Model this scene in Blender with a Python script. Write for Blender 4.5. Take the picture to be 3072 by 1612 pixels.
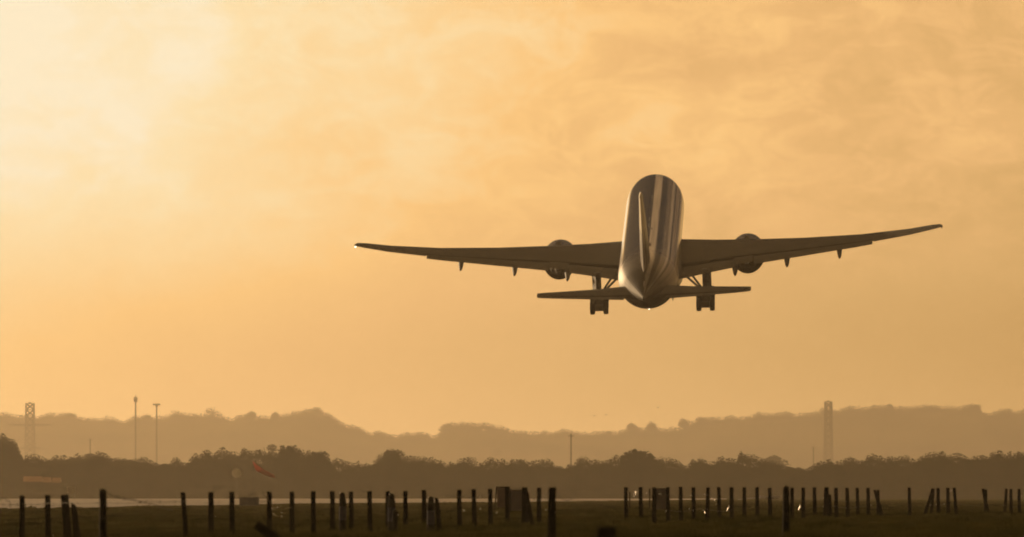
import bpy, math, random
import numpy as np
from mathutils import Vector, Matrix, Euler
for o in list(bpy.data.objects): bpy.data.objects.remove(o)
SC = bpy.context.scene; COL = SC.collection
R = math.radians
# ---------------------------------------------------------------- camera
FPX, HY, CH = 24000.0, 1490.0, 0.75         # focal length and horizon in pixels of the 3072 px frame, eye height
cd = bpy.data.cameras.new('camera'); cam = bpy.data.objects.new('camera', cd); COL.objects.link(cam); SC.camera = cam
cd.sensor_width = 36; cd.lens = FPX / 3072 * 36; cd.clip_start = 1; cd.clip_end = 60000
PITCH = math.atan((HY - 806) / FPX)
cam.location = (0, 0, CH); cam.rotation_euler = (math.pi / 2 + PITCH, 0, 0)
cd.dof.use_dof = True; cd.dof.focus_distance = 900; cd.dof.aperture_fstop = 5.0
SC.render.engine = 'CYCLES'
SC.view_settings.view_transform = 'Standard'; SC.view_settings.look = 'None'
SC.view_settings.exposure = 0.0; SC.view_settings.gamma = 1.0
SC.cycles.volume_bounces = 0; SC.cycles.max_bounces = 6; SC.cycles.transparent_max_bounces = 16
SC.cycles.use_denoising = True; SC.cycles.denoising_input_passes = 'RGB_ALBEDO'; SC.cycles.sample_clamp_indirect = 4; SC.cycles.sample_clamp_direct = 10
SC.cycles.pixel_filter_type = 'BLACKMAN_HARRIS'; SC.cycles.filter_width = 1.9     # a long lens through warm air is a little soft
# ---------------------------------------------------------------- sun and sky
SUN_AZ, SUN_EL = -40.0, 11.0                  # degrees, azimuth measured from +Y towards +X
sd = Vector((math.sin(R(SUN_AZ)) * math.cos(R(SUN_EL)), math.cos(R(SUN_AZ)) * math.cos(R(SUN_EL)), math.sin(R(SUN_EL))))
sl = bpy.data.lights.new('sun', 'SUN'); sun = bpy.data.objects.new('sun', sl); COL.objects.link(sun)
sl.energy = 5.0; sl.angle = R(0.6); sl.color = (1.0, 0.69, 0.38)
sun.rotation_euler = sd.to_track_quat('Z', 'Y').to_euler(); sun.location = (0, 0, 50)
W = bpy.data.worlds.new('World'); SC.world = W; W.use_nodes = True
nt = W.node_tree; nt.nodes.clear(); NN = nt.nodes.new; LK = nt.links.new
def wm(op, a, b=None, c=None, clamp=False):
    n = NN('ShaderNodeMath'); n.operation = op; n.use_clamp = clamp
    for i, v in enumerate((a, b, c)):
        if v is None: continue
        if isinstance(v, (int, float)): n.inputs[i].default_value = v
        else: LK(v, n.inputs[i])
    return n.outputs[0]
def wmap(v, a, b, c, d, kind='SMOOTHSTEP'):
    n = NN('ShaderNodeMapRange'); n.interpolation_type = kind; LK(v, n.inputs[0])
    for i, q in enumerate((a, b, c, d)): n.inputs[i + 1].default_value = q
    return n.outputs[0]
tc = NN('ShaderNodeTexCoord'); sx = NN('ShaderNodeSeparateXYZ'); LK(tc.outputs['Generated'], sx.inputs[0])
AZ = wm('MULTIPLY', wm('ARCTAN2', sx.outputs[0], sx.outputs[1]), 57.2958)
EL = wm('MULTIPLY', wm('ARCSINE', sx.outputs[2]), 57.2958)
# broad veil of lit cloud: brightest towards the upper left, dimmer to the right and behind
t_az = wmap(AZ, -5.0, 6.0, 0.15, -0.185, 'LINEAR')
dx = wm('DIVIDE', wm('ADD', AZ, 4.6), 3.3); dy = wm('DIVIDE', wm('SUBTRACT', EL, 3.3), 1.5)
gl = wm('EXPONENT', wm('MULTIPLY', wm('ADD', wm('MULTIPLY', dx, dx), wm('MULTIPLY', dy, dy)), -1.0))
t = wm('ADD', wm('ADD', 0.612, t_az), wm('MULTIPLY', gl, 0.26))
t = wm('ADD', t, wmap(EL, 0.9, 2.6, -0.07, 0.085))
# cloud wisps
def cloud(rot, sc, scale, detail, rough, dist, w=0.0):
    mp = NN('ShaderNodeMapping'); LK(tc.outputs['Generated'], mp.inputs[0])
    mp.inputs['Rotation'].default_value = (0, R(rot), 0); mp.inputs['Scale'].default_value = sc; mp.inputs['Location'].default_value = (w, w * .7, w * 1.3)
    n = NN('ShaderNodeTexNoise'); LK(mp.outputs[0], n.inputs['Vector']); n.inputs['Scale'].default_value = scale
    n.inputs['Detail'].default_value = detail; n.inputs['Roughness'].default_value = rough; n.inputs['Distortion'].default_value = dist
    return n.outputs['Fac']
c1 = cloud(24, (1, 1, 1.5), 46, 5, .58, .5, 0.31)
c2 = cloud(-38, (1.0, 1, 2.0), 115, 6, .62, .7, 1.7)
c3 = cloud(8, (1, 1, 2.5), 14, 3, .5, .3, 2.9)
mask = wmap(EL, 1.2, 2.6, 0.12, 1.0)
cl = wm('ADD', wm('ADD', wmap(c1, .32, .68, -.036, .036), wmap(c2, .38, .66, -.022, .036)), wmap(c3, .32, .68, -.03, .03))
t = wm('ADD', t, wm('MULTIPLY', cl, mask))
# the deck of cloud above the view and the sky behind the camera are darker
t = wm('ADD', t, wmap(EL, 3.9, 9.5, 0.0, -0.80))
t = wm('ADD', t, wmap(wm('ABSOLUTE', wm('ADD', AZ, 12)), 22, 110, 0.0, -0.22))
t = wm('MAXIMUM', t, wmap(EL, 30, 55, 0.02, 0.55))  # zenith brightened again, added to light the hull's pale bands
ramp = NN('ShaderNodeValToRGB'); LK(t, ramp.inputs[0]); cr = ramp.color_ramp
def s2l(c): return tuple(((v / 255) / 12.92 if v <= 10 else ((v / 255 + .055) / 1.055) ** 2.4) for v in c)
stops = [(0.0, (58, 52, 50)), (0.22, (112, 92, 74)), (0.40, (190, 146, 84)), (0.50, (214, 168, 104)), (0.60, (238, 186, 120)), (0.68, (254, 202, 130)), (0.78, (255, 218, 158)), (0.88, (255, 230, 180)), (1.04 - .04, (255, 240, 206))]
def set_ramp(cr, st):
    cr.elements[1].position = 1.0; cr.elements[0].position = 0.0
    for p, c in st[1:-1]: e = cr.elements.new(p); e.color = (*c, 1)
    cr.elements[0].position = st[0][0]; cr.elements[0].color = (*st[0][1], 1); cr.elements[-1].position = st[-1][0]; cr.elements[-1].color = (*st[-1][1], 1)
set_ramp(cr, [(p, s2l(c)) for p, c in stops])
nish = NN('ShaderNodeTexSky'); nish.sky_type = 'NISHITA'; nish.sun_disc = False
nish.sun_elevation = R(SUN_EL); nish.sun_rotation = R(SUN_AZ); nish.dust_density = 6; nish.air_density = 2
bg1 = NN('ShaderNodeBackground'); LK(nish.outputs[0], bg1.inputs[0]); bg1.inputs[1].default_value = 0.05
bg2 = NN('ShaderNodeBackground'); LK(ramp.outputs[0], bg2.inputs[0]); bg2.inputs[1].default_value = 1.04
mx = NN('ShaderNodeMixShader'); mx.inputs[0].default_value = 0.94
LK(bg1.outputs[0], mx.inputs[1]); LK(bg2.outputs[0], mx.inputs[2])
wo = NN('ShaderNodeOutputWorld'); LK(mx.outputs[0], wo.inputs[0])
W.cycles.sampling_method = 'MANUAL'; W.cycles.sample_map_resolution = 1024
# ---------------------------------------------------------------- helpers
rng = np.random.default_rng(7); random.seed(7)
CP, SP = math.cos(PITCH), math.sin(PITCH)
def at(px, py, d):
    """world point at depth y = d seen at pixel (px, py) of the 3072 px photograph"""
    tx = (px - 1536) / FPX; ty = (806 - py) / FPX
    vy = CP - ty * SP; vz = SP + ty * CP
    return Vector((tx / vy * d, d, CH + vz / vy * d))
def X(px, d): return (px - 1536) / FPX * d
def sm(a, b, v): t = np.clip((np.asarray(v, float) - a) / (b - a), 0, 1); return t * t * (3 - 2 * t)
def ground(x, y):
    x = np.asarray(x, float); y = np.asarray(y, float)
    px = 1536 + FPX * x / np.maximum(y, 60)
    g = -.29 * np.clip((2000 - px) / 1933, 0, 1.1) ** 1.1 * (1 - sm(900, 2300, y))
    return g * sm(60, 130, y) + -.85 * (1 - sm(40, 140, y))
def gd(px, py):
    """distance at which the ground is seen at this pixel"""
    lo, hi = 100., 6000.
    for _ in range(50):
        m = (lo + hi) / 2; z = at(px, py, m).z
        if z > float(ground(X(px, m), m)): lo = m
        else: hi = m
    return lo
def vnoise(x, y, seed=0):
    xi = np.floor(x).astype(np.int64); yi = np.floor(y).astype(np.int64); fx = x - xi; fy = y - yi
    def h(a, b):
        n = (a * 374761393 + b * 668265263 + seed * 1442695041) & 0x7fffffff
        n = ((n ^ (n >> 13)) * 1274126177) & 0x7fffffff
        return ((n ^ (n >> 16)) & 0xffff) / 65535.0
    fx = fx * fx * (3 - 2 * fx); fy = fy * fy * (3 - 2 * fy)
    return (h(xi, yi) * (1 - fx) + h(xi + 1, yi) * fx) * (1 - fy) + (h(xi, yi + 1) * (1 - fx) + h(xi + 1, yi + 1) * fx) * fy
def tag(o, label=None, cat=None, group=None, kind=None):
    if label: o['label'] = label
    if cat: o['category'] = cat
    if group: o['group'] = group
    if kind: o['kind'] = kind
    return o
def mesh_np(name, V, Fc, mat, parent=None, smooth=False):
    """V (n,3), Fc list of (m,k) arrays of equal-sided faces"""
    me = bpy.data.meshes.new(name); Fc = [np.asarray(f, np.int32) for f in (Fc if isinstance(Fc, list) else [Fc]) if len(f)]
    V = np.asarray(V, np.float32); me.vertices.add(len(V)); me.vertices.foreach_set('co', V.ravel())
    loops = np.concatenate([f.ravel() for f in Fc]); tot = np.concatenate([np.full(len(f), f.shape[1]) for f in Fc])
    me.loops.add(len(loops)); me.loops.foreach_set('vertex_index', loops)
    me.polygons.add(len(tot)); st = np.concatenate([[0], np.cumsum(tot)[:-1]])
    me.polygons.foreach_set('loop_start', st.astype(np.int32)); me.polygons.foreach_set('loop_total', tot.astype(np.int32))
    me.update(calc_edges=True); me.validate()
    if smooth: me.polygons.foreach_set('use_smooth', [True] * len(me.polygons))
    me.materials.append(mat)
    o = bpy.data.objects.new(name, me); COL.objects.link(o)
    if parent: o.parent = parent
    return o
class MB:
    """collects shapes; build() links them as one mesh object"""
    def __init__(s): s.v = []; s.f = []
    def add(s, vs, fs):
        b = len(s.v); s.v += [tuple(v) for v in vs]; s.f += [tuple(i + b for i in f) for f in fs]; return s
    def box(s, c, d, m=None, taper=1.0, bev=0.0):
        """box centred in x, y, standing on c.z, taper = top width / bottom width"""
        x, y, z = d[0] / 2, d[1] / 2, d[2]; t = taper; b = bev
        def ring(sx, sy, zz):
            if b: return [(-sx + b, -sy, zz), (sx - b, -sy, zz), (sx, -sy + b, zz), (sx, sy - b, zz), (sx - b, sy, zz), (-sx + b, sy, zz), (-sx, sy - b, zz), (-sx, -sy + b, zz)]
            return [(-sx, -sy, zz), (sx, -sy, zz), (sx, sy, zz), (-sx, sy, zz)]
        r0 = ring(x, y, 0); r1 = ring(x * t, y * t, z); n = len(r0); vs = r0 + r1
        vs = [Vector(v) for v in vs]
        if m: vs = [m @ v for v in vs]
        vs = [v + Vector(c) for v in vs]
        return s.add(vs, [tuple(range(n))[::-1], tuple(range(n, 2 * n))] + [(i, (i + 1) % n, (i + 1) % n + n, i + n) for i in range(n)])
    def tube(s, pts, r, n=8, r2=None):
        pts = [Vector(p) for p in pts]; k = len(pts); vs = []; fs = []; up = None
        for i, p in enumerate(pts):
            d = (pts[min(i + 1, k - 1)] - pts[max(i - 1, 0)]).normalized()
            if up is None: up = d.orthogonal().normalized()
            up = (up - d * up.dot(d)).normalized(); sd_ = d.cross(up)
            rr = r if r2 is None else r + (r2 - r) * i / (k - 1)
            if isinstance(r, (list, tuple)): rr = r[i]
            for j in range(n):
                a = 2 * math.pi * j / n; vs.append(p + (up * math.cos(a) + sd_ * math.sin(a)) * rr)
        for i in range(k - 1):
            for j in range(n): fs.append((i * n + j, i * n + (j + 1) % n, (i + 1) * n + (j + 1) % n, (i + 1) * n + j))
        fs.append(tuple(range(n))[::-1]); fs.append(tuple((k - 1) * n + j for j in range(n)))
        return s.add(vs, fs)
    def loft(s, rings, cap=True):
        n = len(rings[0]); vs = [p for r_ in rings for p in r_]; fs = []
        for i in range(len(rings) - 1):
            for j in range(n): fs.append((i * n + j, i * n + (j + 1) % n, (i + 1) * n + (j + 1) % n, (i + 1) * n + j))
        if cap: fs.append(tuple(range(n))[::-1]); fs.append(tuple((len(rings) - 1) * n + j for j in range(n)))
        return s.add(vs, fs)
    def build(s, name, mat, parent=None, smooth=False, sharp=None):
        me = bpy.data.meshes.new(name); me.from_pydata(s.v, [], s.f); me.update()
        import bmesh
        bm = bmesh.new(); bm.from_mesh(me); bmesh.ops.recalc_face_normals(bm, faces=bm.faces); bm.to_mesh(me); bm.free()
        if smooth:
            me.polygons.foreach_set('use_smooth', [True] * len(me.polygons))
            if sharp: me.set_sharp_from_angle(angle=R(sharp))
        me.materials.append(mat)
        o = bpy.data.objects.new(name, me); COL.objects.link(o)
        if parent: o.parent = parent
        return o
def empty(name, loc, rot=(0, 0, 0)):
    o = bpy.data.objects.new(name, None); COL.objects.link(o); o.location = loc; o.rotation_euler = rot; o.empty_display_size = .2
    return o
# ---------------------------------------------------------------- materials
def mat(name, col, rough=.6, metal=0.0, col2=None, scale=3.0, bump=0.0, bscale=None, emit=None, spec=0.5, coat=0, detail=5, stretch=(1, 1, 1), trans=0.0):
    m = bpy.data.materials.new(name); m.use_nodes = True; n = m.node_tree; b = n.nodes['Principled BSDF']
    b.inputs['Base Color'].default_value = (*col, 1); b.inputs['Roughness'].default_value = rough; b.inputs['Metallic'].default_value = metal
    b.inputs['Specular IOR Level'].default_value = spec; b.inputs['Coat Weight'].default_value = coat
    tcn = n.nodes.new('ShaderNodeTexCoord'); mp = n.nodes.new('ShaderNodeMapping'); mp.inputs['Scale'].default_value = stretch
    n.links.new(tcn.outputs['Object'], mp.inputs[0])
    if col2:
        z = n.nodes.new('ShaderNodeTexNoise'); z.inputs['Scale'].default_value = scale; z.inputs['Detail'].default_value = detail
        n.links.new(mp.outputs[0], z.inputs['Vector'])
        rp = n.nodes.new('ShaderNodeValToRGB'); rp.color_ramp.elements[0].position = .35; rp.color_ramp.elements[1].position = .65
        rp.color_ramp.elements[0].color = (*col, 1); rp.color_ramp.elements[1].color = (*col2, 1)
        n.links.new(z.outputs['Fac'], rp.inputs[0]); n.links.new(rp.outputs[0], b.inputs['Base Color'])
    if bump:
        z = n.nodes.new('ShaderNodeTexNoise'); z.inputs['Scale'].default_value = bscale or scale * 3; z.inputs['Detail'].default_value = 6
        n.links.new(mp.outputs[0], z.inputs['Vector'])
        bp = n.nodes.new('ShaderNodeBump'); bp.inputs['Strength'].default_value = bump; n.links.new(z.outputs['Fac'], bp.inputs['Height']); n.links.new(bp.outputs[0], b.inputs['Normal'])
    if emit: b.inputs['Emission Color'].default_value = (*emit[0], 1); b.inputs['Emission Strength'].default_value = emit[1]
    if trans:
        tr = n.nodes.new('ShaderNodeBsdfTranslucent'); tr.inputs[0].default_value = (*(col2 or col), 1)
        ms = n.nodes.new('ShaderNodeMixShader'); ms.inputs[0].default_value = trans
        n.links.new(b.outputs[0], ms.inputs[1]); n.links.new(tr.outputs[0], ms.inputs[2]); n.links.new(ms.outputs[0], n.nodes['Material Output'].inputs[0])
    return m
M = {}
M['soil'] = mat('meadow_ground', (.010, .011, .003), 1.0, col2=(.046, .040, .011), scale=.22, stretch=(1, .12, 1), bump=.4, bscale=6, spec=.0)
M['grass'] = mat('grass_blades', (.014, .018, .003), .9, col2=(.070, .062, .016), scale=.22, stretch=(1, .12, 1), spec=.0, trans=.15)
M['tarmac'] = mat('runway_concrete', (.13, .10, .065), .40, col2=(.15, .12, .075), scale=.02, spec=.8, stretch=(1, .15, 1))
M['leaf'] = mat('foliage', (.010, .011, .004), 1.0, col2=(.016, .015, .006), scale=.3, spec=.0)
M['farleaf'] = mat('far_foliage', (.014, .015, .006), 1.0, col2=(.020, .019, .008), scale=.05, spec=.0)
M['fields'] = mat('hillside_fields', (.016, .017, .007), 1.0, col2=(.055, .045, .018), scale=.006, spec=.0, detail=2, stretch=(1, .6, 3))
M['bark'] = mat('bark', (.016, .012, .008), 1.0, col2=(.03, .022, .014), scale=2, bump=.3, spec=0)
M['wood'] = mat('weathered_post', (.006, .005, .003), .95, col2=(.014, .011, .007), scale=6, bump=.5, bscale=30, stretch=(1, 1, .12), spec=.05)
M['tar'] = mat('tarred_post', (.010, .009, .005), .9, col2=(.02, .017, .011), scale=5, bump=.3, bscale=25, spec=.05)
M['band'] = mat('reflective_band', (.075, .075, .095), .95, col2=(.06, .06, .075), scale=8, spec=.05)
M['wire'] = mat('galvanised_wire', (.03, .022, .015), .7, metal=.3, col2=(.06, .045, .03), scale=40)
M['glint_metal'] = mat('glint_plate_metal', (.95, .90, .82), .30, metal=1.0, col2=(.8, .76, .7), scale=60)  # mirror-bright metal, mainly for plates added as glints
M['straw'] = mat('dry_stem', (.45, .34, .2), .5, col2=(.3, .22, .12), scale=12, trans=.4)
M['steel'] = mat('grey_steel', (.10, .095, .09), .6, metal=.3, col2=(.15, .14, .13), scale=1.5)
M['mast'] = mat('mast_steel', (.03, .028, .025), .8, metal=.1, col2=(.05, .045, .04), scale=.8, spec=.1)
M['lamp'] = mat('lamp_glass', (.3, .3, .3), .25, col2=(.4, .4, .38), scale=2)
M['red'] = mat('sock_fabric', (.26, .035, .025), .8, col2=(.22, .03, .02), scale=1.2, trans=.4)
M['panelbrown'] = mat('rusty_board', (.055, .032, .018), .8, col2=(.085, .05, .028), scale=2.5, bump=.2)
M['panelgrey'] = mat('grey_board', (.06, .05, .048), .8, col2=(.045, .036, .03), scale=2.5)
M['box'] = mat('slate_painted_box', (.075, .075, .085), .7, col2=(.055, .055, .062), scale=3)
M['dark'] = mat('dark_gap', (.01, .01, .01), .8, col2=(.02, .02, .02), scale=4)
M['bird'] = mat('bird_feathers', (.03, .028, .025), .8, col2=(.05, .045, .04), scale=9)
# aircraft
def hull_mat():
    m = bpy.data.materials.new('hull_painted_sheen'); m.use_nodes = True; n = m.node_tree; b = n.nodes['Principled BSDF']; L = n.links.new
    uv = n.nodes.new('ShaderNodeUVMap'); s = n.nodes.new('ShaderNodeSeparateXYZ'); L(uv.outputs[0], s.inputs[0])
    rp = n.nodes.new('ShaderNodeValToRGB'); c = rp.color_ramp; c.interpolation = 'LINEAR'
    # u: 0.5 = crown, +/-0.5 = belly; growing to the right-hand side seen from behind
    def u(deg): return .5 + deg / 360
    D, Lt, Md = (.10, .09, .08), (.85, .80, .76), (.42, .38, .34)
    st = [(-180, (.10, .09, .08)), (-110, (.16, .15, .14)), (-80, (.92, .90, .87)), (-62, (.9, .86, .82)), (-55, D), (1, D), (4, Lt), (15, Lt), (19, D), (27, D), (31, Md), (39, Md), (42, Lt), (45, Lt), (48, D), (52, (.6, .52, .45)), (58, (.6, .52, .45)), (63, Md), (70, (.65, .57, .48)), (88, (.6, .52, .45)), (110, (.14, .13, .12)), (180, (.10, .09, .08))]  # pale and dark bands paint in the sky's reflection and the bright left rim
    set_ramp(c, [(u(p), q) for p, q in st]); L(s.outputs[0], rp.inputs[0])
    # fine lengthwise variation of the polished panels
    cb = n.nodes.new('ShaderNodeCombineXYZ'); ml = n.nodes.new('ShaderNodeMath'); ml.operation = 'MULTIPLY'; ml.inputs[1].default_value = 120; L(s.outputs[0], ml.inputs[0]); L(ml.outputs[0], cb.inputs[0])
    m2 = n.nodes.new('ShaderNodeMath'); m2.operation = 'MULTIPLY'; m2.inputs[1].default_value = 6; L(s.outputs[1], m2.inputs[0]); L(m2.outputs[0], cb.inputs[1])
    z = n.nodes.new('ShaderNodeTexNoise'); z.inputs['Scale'].default_value = 1; z.inputs['Detail'].default_value = 3; L(cb.outputs[0], z.inputs['Vector'])
    mr = n.nodes.new('ShaderNodeMapRange'); mr.inputs[1].default_value = .3; mr.inputs[2].default_value = .7; mr.inputs[3].default_value = .7; mr.inputs[4].default_value = 1.25; L(z.outputs['Fac'], mr.inputs[0])
    mm = n.nodes.new('ShaderNodeMix'); mm.data_type = 'RGBA'; mm.blend_type = 'MULTIPLY'; mm.inputs[0].default_value = 1
    L(rp.outputs[0], mm.inputs[6]); L(mr.outputs[0], mm.inputs[7]); L(mm.outputs[2], b.inputs['Base Color'])
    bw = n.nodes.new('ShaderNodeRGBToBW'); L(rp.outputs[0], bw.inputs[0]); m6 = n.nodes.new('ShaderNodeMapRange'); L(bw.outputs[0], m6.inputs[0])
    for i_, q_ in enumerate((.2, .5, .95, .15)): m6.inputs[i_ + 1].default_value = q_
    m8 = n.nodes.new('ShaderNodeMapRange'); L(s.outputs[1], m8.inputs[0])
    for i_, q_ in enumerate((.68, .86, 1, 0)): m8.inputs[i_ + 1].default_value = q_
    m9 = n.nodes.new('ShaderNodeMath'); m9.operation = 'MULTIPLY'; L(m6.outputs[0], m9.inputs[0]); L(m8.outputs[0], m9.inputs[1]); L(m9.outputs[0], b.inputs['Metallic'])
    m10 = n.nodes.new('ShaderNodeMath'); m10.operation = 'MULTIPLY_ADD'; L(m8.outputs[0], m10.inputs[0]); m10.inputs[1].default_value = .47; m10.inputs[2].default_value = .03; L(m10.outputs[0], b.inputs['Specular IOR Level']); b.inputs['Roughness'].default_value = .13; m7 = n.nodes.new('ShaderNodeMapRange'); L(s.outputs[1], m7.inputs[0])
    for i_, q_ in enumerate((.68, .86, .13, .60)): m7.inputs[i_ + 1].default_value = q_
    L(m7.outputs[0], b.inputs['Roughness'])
    mv = n.nodes.new('ShaderNodeMapRange'); mv.inputs[1].default_value = .72; mv.inputs[2].default_value = .90; mv.inputs[3].default_value = 1; mv.inputs[4].default_value = .17; L(s.outputs[1], mv.inputs[0])  # shade painted into the aft colour to quench the sun streak there
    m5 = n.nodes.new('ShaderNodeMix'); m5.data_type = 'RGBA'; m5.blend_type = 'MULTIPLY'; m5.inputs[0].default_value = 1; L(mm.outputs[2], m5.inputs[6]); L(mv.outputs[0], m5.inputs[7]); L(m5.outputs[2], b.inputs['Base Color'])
    return m
uidx = 0
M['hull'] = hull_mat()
M['wing'] = mat('wing_grey_paint', (.055, .052, .05), .6, col2=(.042, .040, .038), scale=.35, spec=.12, stretch=(.3, 1, 1))
M['flap'] = mat('flap_grey_paint', (.065, .062, .06), .6, col2=(.05, .048, .045), scale=.5, spec=.12)
M['nacelle'] = mat('nacelle_metal', (.30, .28, .26), .22, metal=.8, col2=(.24, .22, .2), scale=.6)
M['hot'] = mat('exhaust_metal', (.018, .016, .012), .9, metal=.0, col2=(.03, .026, .02), scale=2, spec=.1)
M['finl'] = mat('fin_pale_paint', (.34, .30, .20), .4, col2=(.28, .25, .16), scale=.5)
M['find'] = mat('fin_dark_paint', (.09, .08, .07), .35, col2=(.12, .10, .09), scale=.5)
M['tyre'] = mat('tyre_rubber', (.012, .012, .012), .85, col2=(.02, .02, .02), scale=4)
M['gear'] = mat('gear_steel', (.07, .065, .06), .5, metal=.4, col2=(.1, .09, .085), scale=3)
M['white_lamp'] = mat('navigation_lamp', (.9, .9, .85), .2, col2=(.8, .8, .75), scale=9, emit=((1, .86, .62), 5))
# ---------------------------------------------------------------- ground and runway
ang = np.concatenate([np.linspace(-math.pi, -R(12), 50)[:-1], np.linspace(-R(12), -R(4.6), 14)[:-1], np.linspace(-R(4.6), R(4.6), 420), np.linspace(R(4.6), R(12), 14)[1:], np.linspace(R(12), math.pi, 50)[1:-1]])
rad = np.concatenate([[2, 6, 14, 28, 50, 75, 95], np.geomspace(110, 140, 14), np.geomspace(142, 420, 190), np.geomspace(424, 1700, 150), np.geomspace(1750, 3200, 24), [4000, 5200, 7000, 9500, 16000]])
A_, R_ = np.meshgrid(ang, rad); gx = np.sin(A_) * R_; gy = np.cos(A_) * R_
front = np.cos(A_) > .9
gz = np.where(front, ground(gx, np.maximum(gy, 1)), -.85 + .85 * sm(60, 400, R_))
def tuss(x, y):
    amp = sm(110, 150, y) * (1 - sm(1500, 2200, y))
    return amp * ((vnoise(x * .9, y * .12, 1) - .5) * .16 + (vnoise(x * 3.1, y * .5, 2) - .5) * .06 + (vnoise(x * .18, y * .02, 5) - .5) * .12)
insec = np.abs(A_) < R(4.8)
gz = gz + np.where(insec, tuss(gx, gy), 0)
V = np.stack([gx, gy, gz], -1).reshape(-1, 3); na, nr = len(ang), len(rad)
ii, jj = np.meshgrid(np.arange(nr - 1), np.arange(na), indexing='ij'); j2 = (jj + 1) % na
Fq = np.stack([ii * na + jj, ii * na + j2, (ii + 1) * na + j2, (ii + 1) * na + jj], -1).reshape(-1, 4)
c0 = len(V); V = np.vstack([V, [[0, 0, -.85]]])
Ft = np.stack([np.full(na, c0), (np.arange(na) + 1) % na, np.arange(na)], -1)
g = mesh_np('ground', V, [Fq[:, ::-1], Ft], M['soil'], smooth=True); tag(g, kind='structure')
# the runway: pale strip whose near edge runs away to the right
edge = [(-260, 1532), (0, 1529.5), (310, 1524), (435, 1520), (714, 1517), (860, 1512.5), (1200, 1510), (1400, 1508.5), (1700, 1506), (1900, 1503.2), (2000, 1501.8), (2080, 1500.2), (2180, 1498.2)]
pxs = np.arange(-260, 2181, 4.0); ye = np.interp(pxs, [e[0] for e in edge], [e[1] for e in edge])
ye = ye + (vnoise(pxs * .03, pxs * 0, 9) - .5) * .8
dn = np.array([gd(a, b) for a, b in zip(pxs, ye)]); rows = []
for k in np.linspace(0, 1, 24):
    d = dn * (2460 / dn) ** k; x = X(pxs, d); rows.append(np.stack([x, d, ground(x, d) + .09 - .03 * (k == 0)], -1))
V = np.concatenate(rows); n = len(pxs); ii, jj = np.meshgrid(np.arange(23), np.arange(n - 1), indexing='ij')
Fq = np.stack([ii * n + jj, ii * n + jj + 1, (ii + 1) * n + jj + 1, (ii + 1) * n + jj], -1).reshape(-1, 4)
rw = mesh_np('runway', V, Fq, M['tarmac'], smooth=True); tag(rw, kind='structure')
# ---------------------------------------------------------------- grass
def blades(n, dmin, dmax, h, w, seed, px0=-120, px1=3200, keep=None):
    r = np.random.default_rng(seed); d = dmin * (dmax / dmin) ** r.random(n); px = px0 + (px1 - px0) * r.random(n); x = X(px, d)
    if keep is not None:
        k = keep(px, d); d, px, x = d[k], px[k], x[k]
    n = len(d); clump = vnoise(x * .7, d * .15, 3); hh = h * (.35 + 1.1 * clump * r.random(n)); z = ground(x, d) + tuss(x, d) - .015
    a = r.random(n) * math.pi; cx, sy = np.cos(a) * w / 2, np.sin(a) * w / 2; lx = (r.random(n) - .5) * hh; ly = (r.random(n) - .5) * hh
    p0 = np.stack([x - cx, d - sy, z], -1); p1 = np.stack([x + cx, d + sy, z], -1); p2 = np.stack([x + lx * .9, d + ly, z + hh], -1)
    V = np.stack([p0, p1, p2], 1).reshape(-1, 3); return V, np.arange(3 * n).reshape(-1, 3)
dedge = lambda px: np.interp(px, pxs, dn, right=5000)
Vs, Fs, b = [], [], 0
tr_ = np.random.default_rng(77); tn = 900; td = 142 * (650 / 142) ** tr_.random(tn); tpx = -100 + 3280 * tr_.random(tn)
tk = td < dedge(tpx) - 6; td, tpx = td[tk], tpx[tk]; tx = X(tpx, td); nb = 60
bx = np.repeat(tx, nb) + tr_.normal(size=len(tx) * nb) * np.repeat(.05 + .16 * tr_.random(len(tx)), nb); by = np.repeat(td, nb) + tr_.normal(size=len(tx) * nb) * .4
hh_ = np.repeat(.10 + .16 * tr_.random(len(tx)), nb) * (.4 + .7 * tr_.random(len(tx) * nb)) * (1 if True else 0); zz_ = ground(bx, by) + tuss(bx, by) - .02; ln_ = (tr_.random(len(bx)) - .5) * hh_
wd_ = .012 + .00006 * by
Vs.append(np.stack([np.stack([bx - wd_, by, zz_], -1), np.stack([bx + wd_, by, zz_], -1), np.stack([bx + ln_, by, zz_ + hh_], -1)], 1).reshape(-1, 3)); Fs.append(np.arange(3 * len(bx)).reshape(-1, 3)); b = 3 * len(bx)
for args in ((90000, 138, 300, .11, .022, 11, -120, 3200, None), (50000, 300, 700, .12, .05, 12, -120, 3200, lambda p, d: d < dedge(p) + 2), (26000, 700, 2000, .16, .14, 13, -120, 3200, lambda p, d: d < dedge(p) + 2)):
    v, f = blades(*args); Vs.append(v); Fs.append(f + b); b += len(v)
gr = mesh_np('grass', np.concatenate(Vs), np.concatenate(Fs), M['grass'])
tag(gr, 'dark rough grass covering the field behind and around the posts', 'grass', kind='stuff')
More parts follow.
